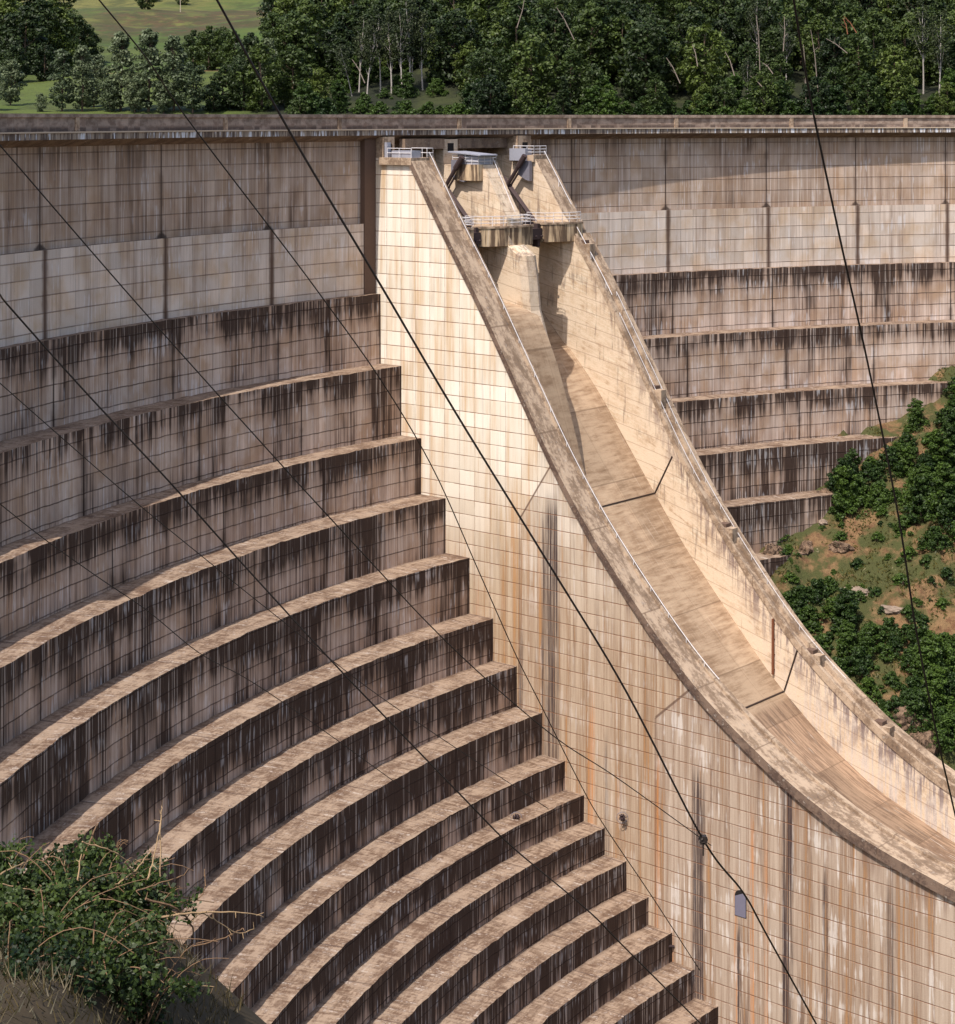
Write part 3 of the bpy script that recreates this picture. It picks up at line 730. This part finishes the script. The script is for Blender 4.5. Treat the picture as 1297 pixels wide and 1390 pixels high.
# forest behind the dam, row by row up the hill
G='trees of the forest on the far bank'
for row in range(11):
    Y=347+row*9.5+(0 if row<5 else (row-5)*2)
    xl=(402-648)/F*Y-2-row*.3; xr=(1330-648)/F*Y+14
    n=int((xr-xl)/7.6)
    for i in range(n):
        X=xl+(xr-xl)*(i+.5+random.uniform(-.35,.35))/n; y=Y+random.uniform(-3.5,3.5)
        px=CX+F*X/y
        if 468<px<592 and row<4: continue
        k=random.choices(['broad','broad2','broad3','light','conifer','birch2'],[4,4,3,(2.5 if px<800 else 6),1,(.3 if px<850 else 1.6)])[0]
        s=random.uniform(.62,1.2)*(.75 if row==0 else 1)
        lab={'broad':'dark green round-crowned tree in the forest above the dam crest','broad2':'mid green tall leafy tree in the forest above the dam crest','broad3':'dark green low broad tree in the forest above the dam crest',
             'light':'paler loose-crowned tree with thin trunk in the forest behind the dam','conifer':'narrow dark pointed tree in the forest behind the dam','birch2':'slender white-stemmed birch scattered in the forest behind the dam'}[k]
        put(k,(X,y,zfar(X,y)-.3),s,random.uniform(0,6.28),lab,'tree',G)
for i in range(62):
    px=398+i*15.+random.uniform(-5,5); p=at(px,150,343+random.uniform(0,6) if i%2 else 352); p.z=zfar(p.x,p.y)-.3
    put(random.choice(['bush','bush2','bigbush']) if not 468<px<592 else 'bush2',p,random.uniform(.8,1.25),random.uniform(0,6),'dark undergrowth bush at the forest foot behind the crest','bush','undergrowth bushes behind the crest')
for i in range(26):
    px=random.uniform(462,598); Y=random.uniform(352,392); X=(px-CX)/F*Y
    put(random.choice(['bush','bush2','bigbush']) if Y>365 else 'bush2',(X,Y,zfar(X,Y)-.3),random.uniform(.6,1.),random.uniform(0,6),'dark shrub growing among the birch trunks','bush','shrubs among the birches')
for i in range(9):
    px=468+i*15; Y=398+random.uniform(-4,4); X=(px-CX)/F*Y
    put('broad3',(X,Y,zfar(X,Y)-.3),random.uniform(.9,1.15),random.uniform(0,6),'dark green low broad tree in the forest above the dam crest','tree',G)
# birch clump
for i,(px,py,Y,s,tx) in enumerate([(487,137,372,.98,.12),(499,138,369,.92,.10),(516,138,371,1.05,.06),(531,137,368,1.0,.02),(547,139,366,1.08,-.02),(556,140,369,1.12,0.),(560,139,374,1.0,.02),(574,140,370,.98,-.03),(479,134,368,.7,.32)]):
    p=at(px,py,Y); p.z=zfar(p.x,p.y)-.2
    put('birch' if i%2 else 'birch2',p,s,random.uniform(0,6),'white-trunked birch in the clump above the crest near the spillway','tree','birches in the clump above the spillway',tilt=(0,-tx))
# meadow side on the left
def far_at(px,py): return ground_hit(px,py,zfar,345,900,1.5)
for px,py,k,s,lab in [
 (-15,150,'sage',1.0,'pale sage-green young tree at the left edge behind the parapet'),(15,142,'sage',.95,'pale sage tree just right of the left edge above the parapet'),
 (85,150,'poplar',.98,'greyish-green slim tree first in the row right of the bright grass'),(112,151,'poplar',1.05,'greyish-green slim tree second in the row behind the parapet'),
 (128,146,'sage',1.1,'sage-green tree with forked crown third in the row behind the parapet'),(165,150,'poplar',1.25,'tall sage-green tree in the middle of the row below the scrub slope'),
 (203,151,'poplar',1.3,'tallest sage-green tree of the row, below the sandy track'),(236,150,'poplar',1.18,'sage-green tree right of the tallest one in the row'),
 (262,152,'sage',1.0,'small thin sage tree at the right end of the row'),(184,152,'sage',.8,'low sage-green sapling between two tall row trees'),
 (150,153,'sage',.75,'low sage-green sapling before the sandy track'),(222,153,'sage',.7,'short sage sapling near the parapet under the tallest row tree'),
 (55,152,'sage',.4,'tiny sapling alone on the bright grass behind the parapet')]:
    p=far_at(px,py); put(k,p-Vector((0,0,.2)),s,random.uniform(0,6),lab,'tree')
for i,(px,py,k,s) in enumerate([(-20,98,'broad',1.2),(10,96,'broad2',1.15),(35,99,'broad3',1.25),(58,96,'broad',1.25),(82,97,'broad2',1.0),(100,90,'broad',.95),(120,86,'broad3',.8),(0,70,'broad2',1.2),(40,66,'broad',1.2),(85,60,'broad2',1.1),(60,110,'broad3',.7),(20,112,'broad3',.75)]):
    p=far_at(px,py); put(k,p,s,random.uniform(0,6),'dark dense tree in the big clump on the far left meadow','tree','dark clump of trees at the far left')
for i,(px,py,k,s) in enumerate([(262,92,'broad3',.75),(283,95,'broad3',.85),(300,90,'broad',.7),(318,100,'broad3',.8),(303,150,'broad3',.7),(330,150,'broad',.75),(355,151,'broad2',.85),(290,153,'broad3',.5),(340,112,'broad3',.9),(372,105,'broad2',.95),(395,100,'broad',1.),(380,60,'broad',1.1),(400,40,'broad2',1.1),(372,20,'broad3',.8),(365,135,'poplar',1.),(385,128,'broad2',.95),(398,146,'broad',.9),(415,60,'broad',1.),(425,20,'broad2',1.)]):
    p=far_at(px,py); put(k,p,s,random.uniform(0,6),'dark bushy tree at the meadow end of the forest','tree','dark trees between meadow and birches')
for px,py,s,lab in [(197,12,.75,'small lone tree with dark trunk high on the yellow meadow'),(247,8,.5,'tiny distant tree right of the lone one at the top edge'),(205,3,.6,'distant dark tree cut by the top edge of the meadow')]:
    p=far_at(px,py); put('broad3',p,s,1.,lab,'tree')
m_pole=plain('pale_pole',(.45,.38,.30),.8)
p=far_at(245,16); mb=MB(); mb.tube([(0,0,-.3),(0,0,4.5)],.14,6,r2=.1); mb.box(-.5,.5,-.06,.06,4.1,4.25); o=mb.build('wooden_pole',m_pole); o.location=p; tag(o,'thin pale wooden pole standing on the yellow meadow','pole')
m_dead=plain('dead_wood',(.17,.135,.11),.9,0,.6,1.5)
# fallen and leaning bare trunks in the forest
for i,(x0,y0,x1,y1,Y) in enumerate([(905,78,920,106,352),(985,70,995,96,351),(1122,52,1145,68,352),(1146,22,1160,40,353),(1145,25,1150,42,353),(1019,103,1032,115,349),(1036,85,1047,97,350),(756,10,775,45,356),(478,80,492,106,356),(1101,40,1109,108,352),(1027,20,1031,80,354),(1065,22,1064,60,354),(940,60,946,84,354),(1091,60,1094,130,350),(712,0,704,30,358)]):
    a=at(x0,y0,Y); b=at(x1,y1,Y-1.5); d_=(b-a); b=b+d_*.25
    mb=MB(); mb.tube([(0,0,0),(a+d_*.5-b)+Vector((.2,0,.1)),a-b],.10,6,r2=.05)
    for t in (.4,.65): mb.tube([(a-b)*t,(a-b)*t+Vector((random.uniform(-1,1),0,random.uniform(.4,1.2)))],.05,4,r2=.02)
    o=mb.build('dead_tree',m_dead if i not in (3,4) else m_rust); o.location=b
    tag(o,['pale bare trunk leaning in the middle of the forest','pale short bare trunk hanging below the forest edge','pale dead branch lying across dark foliage right of the cable','reddish broken trunk leaning right in the upper forest','reddish broken trunk standing left of its leaning twin','pale snapped stem low in the forest just above the parapet','thin pale stem leaning right beside the tall thin trunks','thin pale stem leaning at the top above the spillway','pale leaning stem at the foot of the birch clump','tall thin pale trunk left of the thick cable','straight grey trunk high in the right forest','short pinkish trunk high in the right forest','thin pale stem in the forest left of centre right','slim pale trunk just right of the thick cable top','thin pale stem at the top edge above the gates'][i],'tree trunk')

# ---------------------------------------------------------------- right-hand hillside planting
def slope_at(px,py): return ground_hit(px,py,zslope,205,300,.5)
def spot(px,py,dy=0):
    p=slope_at(px,py+dy); return p
GB='dark bushes on the upper right slope'
def thick(n,poly,kinds,lab,grp,s0,s1):
    k=0
    while k<n:
        px=random.uniform(1040,1340); py=random.uniform(505,1000)
        if not poly(px,py): continue
        k+=1; p=spot(px,py+12); put(random.choice(kinds),p-Vector((0,0,.3)),random.uniform(s0,s1),random.uniform(0,6.28),lab,'bush',grp)
thick(46,lambda x,y: y>interp(x,[1110,1200,1297,1340],[672,590,520,490])+6 and y<interp(x,[1110,1160,1230,1340],[690,692,712,745]),['bush','bush2','bigbush'],'dark green bush in the thicket covering the upper right slope',GB,.6,1.0)
thick(34,lambda x,y: y>interp(x,[1060,1110,1180,1340],[790,772,815,850]) and y<interp(x,[1060,1150,1240,1340],[830,930,975,985]),['bush','bush2','bush'],'bright green bush in the dense band beside the right chute wall','bushes in the band beside the chute',.55,.95)
for px,py in [(1290,560),(1262,590),(1300,600),(1235,600),(1210,620),(1275,630),(1245,645),(1180,632),(1215,660),(1300,650),(1285,680),(1255,690),(1160,655),(1190,665),(1228,700),(1300,715),(1270,725),(1150,668),(1240,670),(1310,555),(1320,620),(1340,590)]:
    p=spot(px,py+18); put(random.choice(['bush','bush2','bush','bigbush'] if px>1240 else ['bush2','bush2','bush']),p-Vector((0,0,.3)),random.uniform(.75,1.1),random.uniform(0,6),'dark green bush in the thicket covering the upper right slope','bush',GB)
for px,py in [(1085,800),(1110,790),(1070,830),(1100,830),(1130,812),(1150,835),(1120,860),(1095,870),(1150,870),(1180,850),(1175,885),(1140,900),(1205,870),(1210,905),(1180,925),(1235,885),(1240,925),(1215,945),(1265,900),(1270,940),(1295,920),(1160,950),(1200,970),(1245,965),(1300,955),(1285,885),(1232,845),(1250,860),(1290,985)]:
    p=spot(px,py+22); put(random.choice(['bush','bush2','bigbush','bush']),p-Vector((0,0,.4)),random.uniform(.7,1.0),random.uniform(0,6),'bright green bush in the dense band beside the right chute wall','bush','bushes in the band beside the chute')
for i in range(110):
    px=random.uniform(1050,1330); py=random.uniform(670,850) if random.random()<.8 else random.uniform(960,1030)
    if px<1100 and py<730: continue
    p=spot(px,py); put('shrub',p-Vector((0,0,.1)),random.uniform(.3,1.25),random.uniform(0,6),'small low shrub on the open tan part of the slope','shrub','low shrubs on the open slope')
m_rock=Mat('rock'); x=m_rock.obj(); n1=m_rock.noise(x,.8,5,.7); n2=m_rock.noise(x,3,4,.7)
c=m_rock.mix((.20,.13,.085),(.05,.03,.02),(n1*.6+n2*.4).step(.42,.58)); c=m_rock.mix(c,(.05,.07,.02),n1.step(.58,.7)*.7); m_rock=m_rock.out(c,n1+n2,1,.2)
m_rock2=plain('pale_rock',(.20,.15,.115),.9,0,1.3,1.2)
def rock(px,py,sz,lab,m,fl=.6):
    p=spot(px,py); bm=__import__('bmesh').new(); __import__('bmesh').ops.create_icosphere(bm,subdivisions=4,radius=1)
    for v in bm.verts:
        q=v.co.copy(); k=1+.35*noise.fractal(q*1.3+Vector((px,py,0)),1,2,4)+.18*round(noise.noise(q*2.2+Vector((py,0,0)))*3)/3
        v.co=Vector((q.x*sz*k*1.2,q.y*sz*k*.8,q.z*sz*k*fl))
    me=bpy.data.meshes.new('rock'); bm.to_mesh(me); bm.free(); me.materials.append(m)
    o=bpy.data.objects.new('rock',me); col.objects.link(o); o.location=p-Vector((0,0,sz*.15)); o.rotation_euler=(0,0,px); tag(o,lab,'rock')
rock(1122,676,1.7,'dark brown rock against the end of the fifth lit ledge',m_rock,.9)
rock(1095,706,1.1,'brown rock right of the lowest visible right-hand riser',m_rock); rock(1117,708,.9,'small whitish stone on the grass below the stepped wall',m_rock2,.5)
rock(1095,745,1.4,'dark craggy rock on the slope just right of the chute top',m_rock,.8); rock(1140,742,1.3,'long craggy rock in the middle of the grassy slope',m_rock,.7)
rock(1165,800,1.5,'pale flat rock above the lower bushes',m_rock2,.35); rock(1212,825,1.3,'pale rock between two bushes at right',m_rock2,.4)
rock(1235,975,2.0,'brown rock face under the lower bushes near the right edge',m_rock,.9); rock(1255,1008,2.2,'lowest brown rock ledge above the chute wall at right',m_rock,.8)
rock(1050,752,1.6,'brown rock beside the lowest short ledge',m_rock,1.); rock(1245,535,2.,'brown rock where the stained wall meets the slope',m_rock,.8)
# grass over the slope (uncountable)
mb=MB()
for i in range(42000):
    px=random.uniform(1035,1330); py=random.uniform(560,1060); X=random.uniform(30,100); Y=random.uniform(212,290)
    if nz(X,Y,.12,5)+nz(X,Y,.5,9)*.6<-.05: continue
    z=zslope(X,Y); p=Vector((X,Y,z)); n=rdir(); n.z=abs(n.z)*.3
    leaf(mb,p+Vector((0,0,.15)),n.normalized(),random.uniform(.14,.42),.35)
m_gr=leaf_mat('slope_grass',(.022,.048,.007),(.15,.10,.030),.2)
tag(mb.build('slope_grass',m_gr),'patchy green and straw grass covering the right-hand slope','grass',kind='stuff')

# ---------------------------------------------------------------- foreground bank with brambles
def zb(X,Y):
    g=max(0,-X-1.9); r=max(0,X+2.35-.0*Y)
    z=-1.9-.285*Y+.13*min(g,4)-min(r,6)*.9
    if Y>14.2: z-=(Y-14.2)*1.6
    return z+nz(X,Y,.5,3)*.18
m_litter=plain('bank_soil',(.045,.032,.018),.95,0,1.2,6)
grid_mesh('near_bank',rng(-14,8,110),rng(-6,24,120),zb,m_litter,kind='structure')
def bramble(px,py,Y,r,nl,lab,grp=None,up=.5):
    px-=max(0,px-120)*.22
    c0=at(px,py+6,Y); zg=zb(c0.x,c0.y); root=empty('bramble_bush',(c0.x,c0.y,min(zg,c0.z)),label=lab,cat='bramble')
    h=c0.z-root.location.z
    lm=MB(); sm=MB()
    canes=[]
    for k in range(10):
        g=random.uniform(0,6.28); e=Vector((math.cos(g)*r*random.uniform(.6,1.1),math.sin(g)*r*.7,h+random.uniform(-.5,1)*r*.5))
        P=[Vector((random.uniform(-.1,.1),random.uniform(-.1,.1),-.1)),Vector((e.x*.35,e.y*.35,e.z*.9+up*r*.6)),Vector((e.x*.75,e.y*.75,e.z+up*r*.3)),e]
        Q=[]
        for i in range(13):
            t=i/12; a=P[0].lerp(P[1],t); b=P[1].lerp(P[2],t); c_=P[2].lerp(P[3],t); Q.append((a.lerp(b,t)).lerp(b.lerp(c_,t),t))
        canes.append(Q); sm.tube(Q,.006,5,r2=.003)
    for k in range(4):
        g=random.uniform(-.6,3.0); e=Vector((math.cos(g)*r*1.5,math.sin(g)*r*.5,h+random.uniform(.1,.75)*r)); m_=Vector((e.x*.4,e.y*.4,h+r*random.uniform(.5,1.2)))
        sm.tube([(Vector((0,0,0)).lerp(m_,t)).lerp(m_.lerp(e,t),t)+rdir()*.006 for t in [j/8 for j in range(9)]],.0045,5,r2=.002)
    for k in range(nl):
        Q=random.choice(canes); q=random.choice(Q[3:])+rdir()*r*.28*random.random()
        for j in range(3):
            n=(Vector((0,-.25,.6))+rdir()*.8).normalized(); leaf(lm,q+rdir()*.035,n,random.uniform(.010,.024),.85)
    lm.build('foliage',m_lf[5],root); sm.build('stem',m_cane,root); return root
m_cane=plain('bramble_cane',(.17,.10,.055),.8,0,.6,30)
m_dry=plain('dry_twig',(.30,.20,.11),.85,0,.6,30)
for i,(px,py,Y,r,nl,lab) in enumerate([(38,1205,12.7,.30,620,'bramble bush beside the leftmost one on the bank crest'),(-12,1165,12.8,.22,420,'small bramble clump cut by the left edge of the picture'),(22,1262,12.1,.34,620,'bramble bush low at the left, in front of the mossy patch'),(100,1285,11.9,.34,620,'bramble bush in the hollow of the near bank'),(-5,1215,12.6,.42,900,'leafy bramble bush at the left edge of the near bank'),(110,1230,12.4,.48,1100,'dark bramble bush in the middle of the near bank'),
   (165,1215,12.7,.36,700,'bramble bush with bright leaves on the near bank crest'),(190,1265,12.2,.42,900,'bramble bush at the right end of the near bank'),(60,1275,11.8,.5,1000,'mossy bramble tangle low at the left of the near bank'),
   (130,1320,11.4,.5,900,'dark bramble bush at the bottom left under the others'),(10,1340,11.0,.5,900,'bramble bush in the bottom left corner'),(150,1143,12.9,.10,70,'tiny leafy bramble sprig standing above the bank'),
   (238,1206,12.9,.12,70,'small leafy sprig reaching right over the ledges'),(215,1345,11.4,.38,600,'low bramble bush at the bottom right of the bank'),(75,1170,12.9,.2,250,'small bramble bush on the upper edge of the near bank'),(128,1160,12.9,.16,120,'little bramble shoot left of the tallest cane')]):
    bramble(px,py,Y,r,nl,lab)
for i in range(26):
    px=random.uniform(-15,200); py=random.uniform(1190 if i%3==0 else 1235,1420)+(max(0,px-90)*.35)
    if px<90 and py<1290 and i%2: py+=80
    bramble(px,py,12.6-(py-1180)/150*.75,random.uniform(.2,.36),random.randint(300,520),'bramble plant in the tangle filling the bottom left corner')['group']='bramble plants in the bottom left tangle'
# bare arching canes and twigs
tw=[[(60,1272),(95,1205),(125,1135),(133,1118)],[(112,1143),(150,1155),(175,1170),(182,1180)],[(0,1200),(40,1208),(65,1212),(77,1224)],[(198,1221),(235,1232),(258,1252),(262,1275),(245,1300)],[(215,1245),(260,1240),(320,1238),(358,1245)],
    [(258,1255),(272,1240),(290,1248),(320,1266),(345,1262)],[(262,1285),(300,1275),(330,1260)],[(160,1200),(185,1180),(205,1155)],[(105,1195),(110,1160)],[(145,1197),(152,1170)],[(200,1195),(210,1160),(218,1115)],[(218,1190),(218,1120),(220,1095)],
    [(240,1225),(275,1215),(278,1180)],[(10,1250),(60,1248),(100,1240)],[(35,1255),(50,1285)],[(95,1270),(108,1300),(112,1330)],[(120,1200),(160,1225),(170,1195)],[(0,1187),(25,1175),(40,1168)],[(185,1210),(215,1200),(250,1188)],[(225,1300),(228,1255),(222,1215)],
    [(85,1150),(90,1175)],[(170,1170),(195,1200),(235,1215),(290,1225)],[(190,1300),(235,1330),(290,1340)],[(60,1300),(120,1310),(180,1335)]]
nm=['longest pale bare cane crossing the bramble diagonally','bare cane arching right from the longest cane','pale twig lying at the left edge of the bank','thick bare cane curving down over the ledges','long bare cane reaching furthest right over the ledges','wiry curled twig beneath the longest right-hand cane','short forked twig low beneath the right-hand canes','short pale twig leaning left of the first ledge end','short upright straw stalk among dark leaves','short straw stalk right of the upright one','thin upright stalk crossing the second ledge','straight thin stalk standing tallest at right','hooked twig curving up over the third ledge','horizontal brown twig low at left','small leaning straw stem low at left','straw stem leaning near the bottom edge','bent twig in the centre of the brambles','thin twig rising at the left edge','thin reddish twig reaching to the right sprig','upright brown stalk below the second ledge','tiny dark upright stalk on the bank crest','long reddish cane sweeping right over the second ledge','low cane arching at the bottom edge','brown cane lying low at the bottom']
for i,P in enumerate(tw):
    Y=12.0+.5*random.random(); Q=[]
    V=[at(a,b,Y+.12*k) for k,(a,b) in enumerate(P)]
    V=[V[0]+(V[0]-V[1])*.15]+V+[V[-1]+(V[-1]-V[-2])*.2]
    for k in range(1,len(V)-2):
        for t in [j/6 for j in range(6)]:
            p0,p1,p2,p3=V[k-1:k+3]
            Q.append(.5*((2*p1)+(p2-p0)*t+(2*p0-5*p1+4*p2-p3)*t*t+(3*p1-p0-3*p2+p3)*t**3))
    Q.append(V[-2]); b=Q[0].copy(); mb=MB(); mb.tube([q-b+rdir()*.004 for q in Q],.009 if i in(0,3,4) else .0055,5,r2=.003)
    for q in Q[::4]:
        mb.tube([q-b,q-b+rdir()*.05],.003,4,r2=.0015)
    o=mb.build('bare_cane',m_dry if i%3 else m_cane); o.location=b; tag(o,nm[i],'twig')
mb=MB()
for i in range(5000):
    X=random.uniform(-4.3,-1.7); Y=random.uniform(9.5,14.); z=zb(X,Y)
    g=rdir(); g.z=abs(g.z)+.5; p=Vector((X,Y,z)); e=p+g*random.uniform(.03,.13); s_=Vector((.004,0,0)); 
    mb.poly([p-s_,p+s_,e])
tag(mb.build('dry_grass',leaf_mat('dry_grass_blades',(.035,.035,.012),(.13,.085,.04),.2)),'dry straw and moss between the brambles on the near bank','grass',kind='stuff')

# ---------------------------------------------------------------- cables strung across the valley
def cable(P,Ya,Yb,r,lab,ext=(1.,1.),knots=()):
    V=[at(a,b,Ya+(Yb-Ya)*k/(len(P)-1)) for k,(a,b) in enumerate(P)]
    V=[V[0]+(V[0]-V[1])*ext[0]]+V+[V[-1]+(V[-1]-V[-2])*ext[1]]
    V=[V[0]+(V[0]-V[1])*.2]+V+[V[-1]+(V[-1]-V[-2])*.2]
    Q=[]
    for k in range(1,len(V)-2):
        for t in [j/8 for j in range(8)]:
            p0,p1,p2,p3=V[k-1:k+3]
            Q.append(.5*((2*p1)+(p2-p0)*t+(2*p0-5*p1+4*p2-p3)*t*t+(3*p1-p0-3*p2+p3)*t**3))
    Q.append(V[-2]); b=Q[0].copy(); root=empty('cable',b,label=lab,cat='cable')
    mb=MB(); mb.tube([q-b for q in Q],r,6); mb.build('wire',m_cable,root)
    for (a,c_,Y) in knots:
        p=at(a,c_,Y)-b; mb=MB(); 
        for k in range(7):
            d_=rdir()*.07; mb.tube([p-d_,p+d_],.022,5)
        mb.box(p.x-.05,p.x+.05,p.y-.05,p.y+.05,p.z-.06,p.z+.06); mb.tube([p,p+Vector((0,0,-.25))],.012,5)
        mb.build('clamp',m_cable,root)
cable([(295,0),(400,190),(520,392),(620,562),(750,773),(850,938),(955,1140),(1010,1213),(1050,1285)],24,32,.0155,'thick black cable from the top left corner down across the spillway flank',(.6,4.),[(955,1140,30.)])
cable([(1078,0),(1100,130),(1140,320),(1180,500),(1220,700),(1245,860),(1275,1010),(1290,1075)],24,32,.0155,'thick black cable hanging steeply down the right side',(.6,2.5))
cable([(0,197),(193,420),(385,634),(500,759),(585,850),(666,927),(758,1004),(835,1054),(945,1133)],34,52,.013,'thin cable from the upper left edge ending at the spillway flank',(.6,.2))
cable([(0,400),(16,420),(116,532),(231,655),(320,755),(451,898),(546,997),(639,1093),(697,1151),(797,1235),(855,1293)],30,40,.0155,'dark cable from the left edge crossing the lower ledges',(.6,3.5))
cable([(0,520),(77,588),(185,682),(289,767),(366,829),(496,931),(593,998),(690,1062)],44,60,.012,'thin cable just below the dark one on the left ledges',(.6,.6))
cable([(0,684),(58,730),(131,782),(200,829),(270,886),(331,919),(385,954),(451,1000),(520,1050)],44,60,.012,'lowest thin cable crossing the left ledges',(.6,.6))
cable([(135,0),(200,80),(250,155),(360,300),(435,400),(520,520),(590,640),(650,775),(701,890),(735,958),(789,1066),(820,1120),(882,1212),(932,1289)],60,110,.026,'very thin cable from the meadow down the ledge ends by the spillway',(.4,.4))
# round fittings left on a ledge and on the flank
for (px,py,Y,lab) in [(701,1110,211.2,'dark ragged fitting lying on a ledge near the spillway'),(845,1110,214.4,'dark ragged bracket fixed on the spillway flank')]:
    b=at(px,py,Y); root=empty('anchor_fitting',b,label=lab,cat='fitting'); mb=MB()
    for k in range(12):
        d_=rdir()*.42; mb.tube([-d_,d_],.09,5)
    mb.build('bracket',m_gate,root); mb=MB(); mb.tube([(.62*math.cos(g*.5),0,.62*math.sin(g*.5)) for g in range(13)],.035,5); mb.tube([(0,0,0),(0,.9,-.1)],.12,6); mb.build('hoop',m_steel,root)

# ---------------------------------------------------------------- camera, light, render
cd=bpy.data.cameras.new('camera'); cam=bpy.data.objects.new('camera',cd); col.objects.link(cam)
cam.location=(0,0,0); cam.rotation_euler=(math.pi/2,0,0); cd.sensor_fit='HORIZONTAL'; cd.sensor_width=36; cd.lens=F/1297*36
cd.shift_y=-(695-H)/1297; cd.clip_start=.5; cd.clip_end=4000; sc.camera=cam
EL=R_(57); off=R_(6)
hx,hy=-N[0]*math.cos(off)+D[0]*math.sin(off),-N[1]*math.cos(off)+D[1]*math.sin(off)
ts=Vector((hx*math.cos(EL),hy*math.cos(EL),math.sin(EL)))
sd=bpy.data.lights.new('sun','SUN'); sd.energy=3.5; sd.angle=R_(.53); sd.color=(1,.94,.86)
so=bpy.data.objects.new('sun',sd); col.objects.link(so); so.rotation_euler=ts.to_track_quat('Z','Y').to_euler(); so.location=(0,0,80)
w=bpy.data.worlds.new('World'); sc.world=w; w.use_nodes=True; nt=w.node_tree
sk=nt.nodes.new('ShaderNodeTexSky'); sk.sky_type='NISHITA'; sk.sun_disc=False; sk.sun_elevation=EL; sk.sun_rotation=math.atan2(hx,hy); sk.air_density=1.; sk.dust_density=2.5; sk.ozone_density=.6
nt.links.new(sk.outputs[0],nt.nodes['Background'].inputs[0]); nt.nodes['Background'].inputs[1].default_value=.125
vs=sc.view_settings; vs.view_transform='Standard'; vs.look='None'; vs.gamma=1; vs.exposure=.72
sc.render.engine='CYCLES'; sc.render.resolution_x=955; sc.render.resolution_y=1024
sc.cycles.max_bounces=6; sc.cycles.diffuse_bounces=3; sc.cycles.transmission_bounces=4
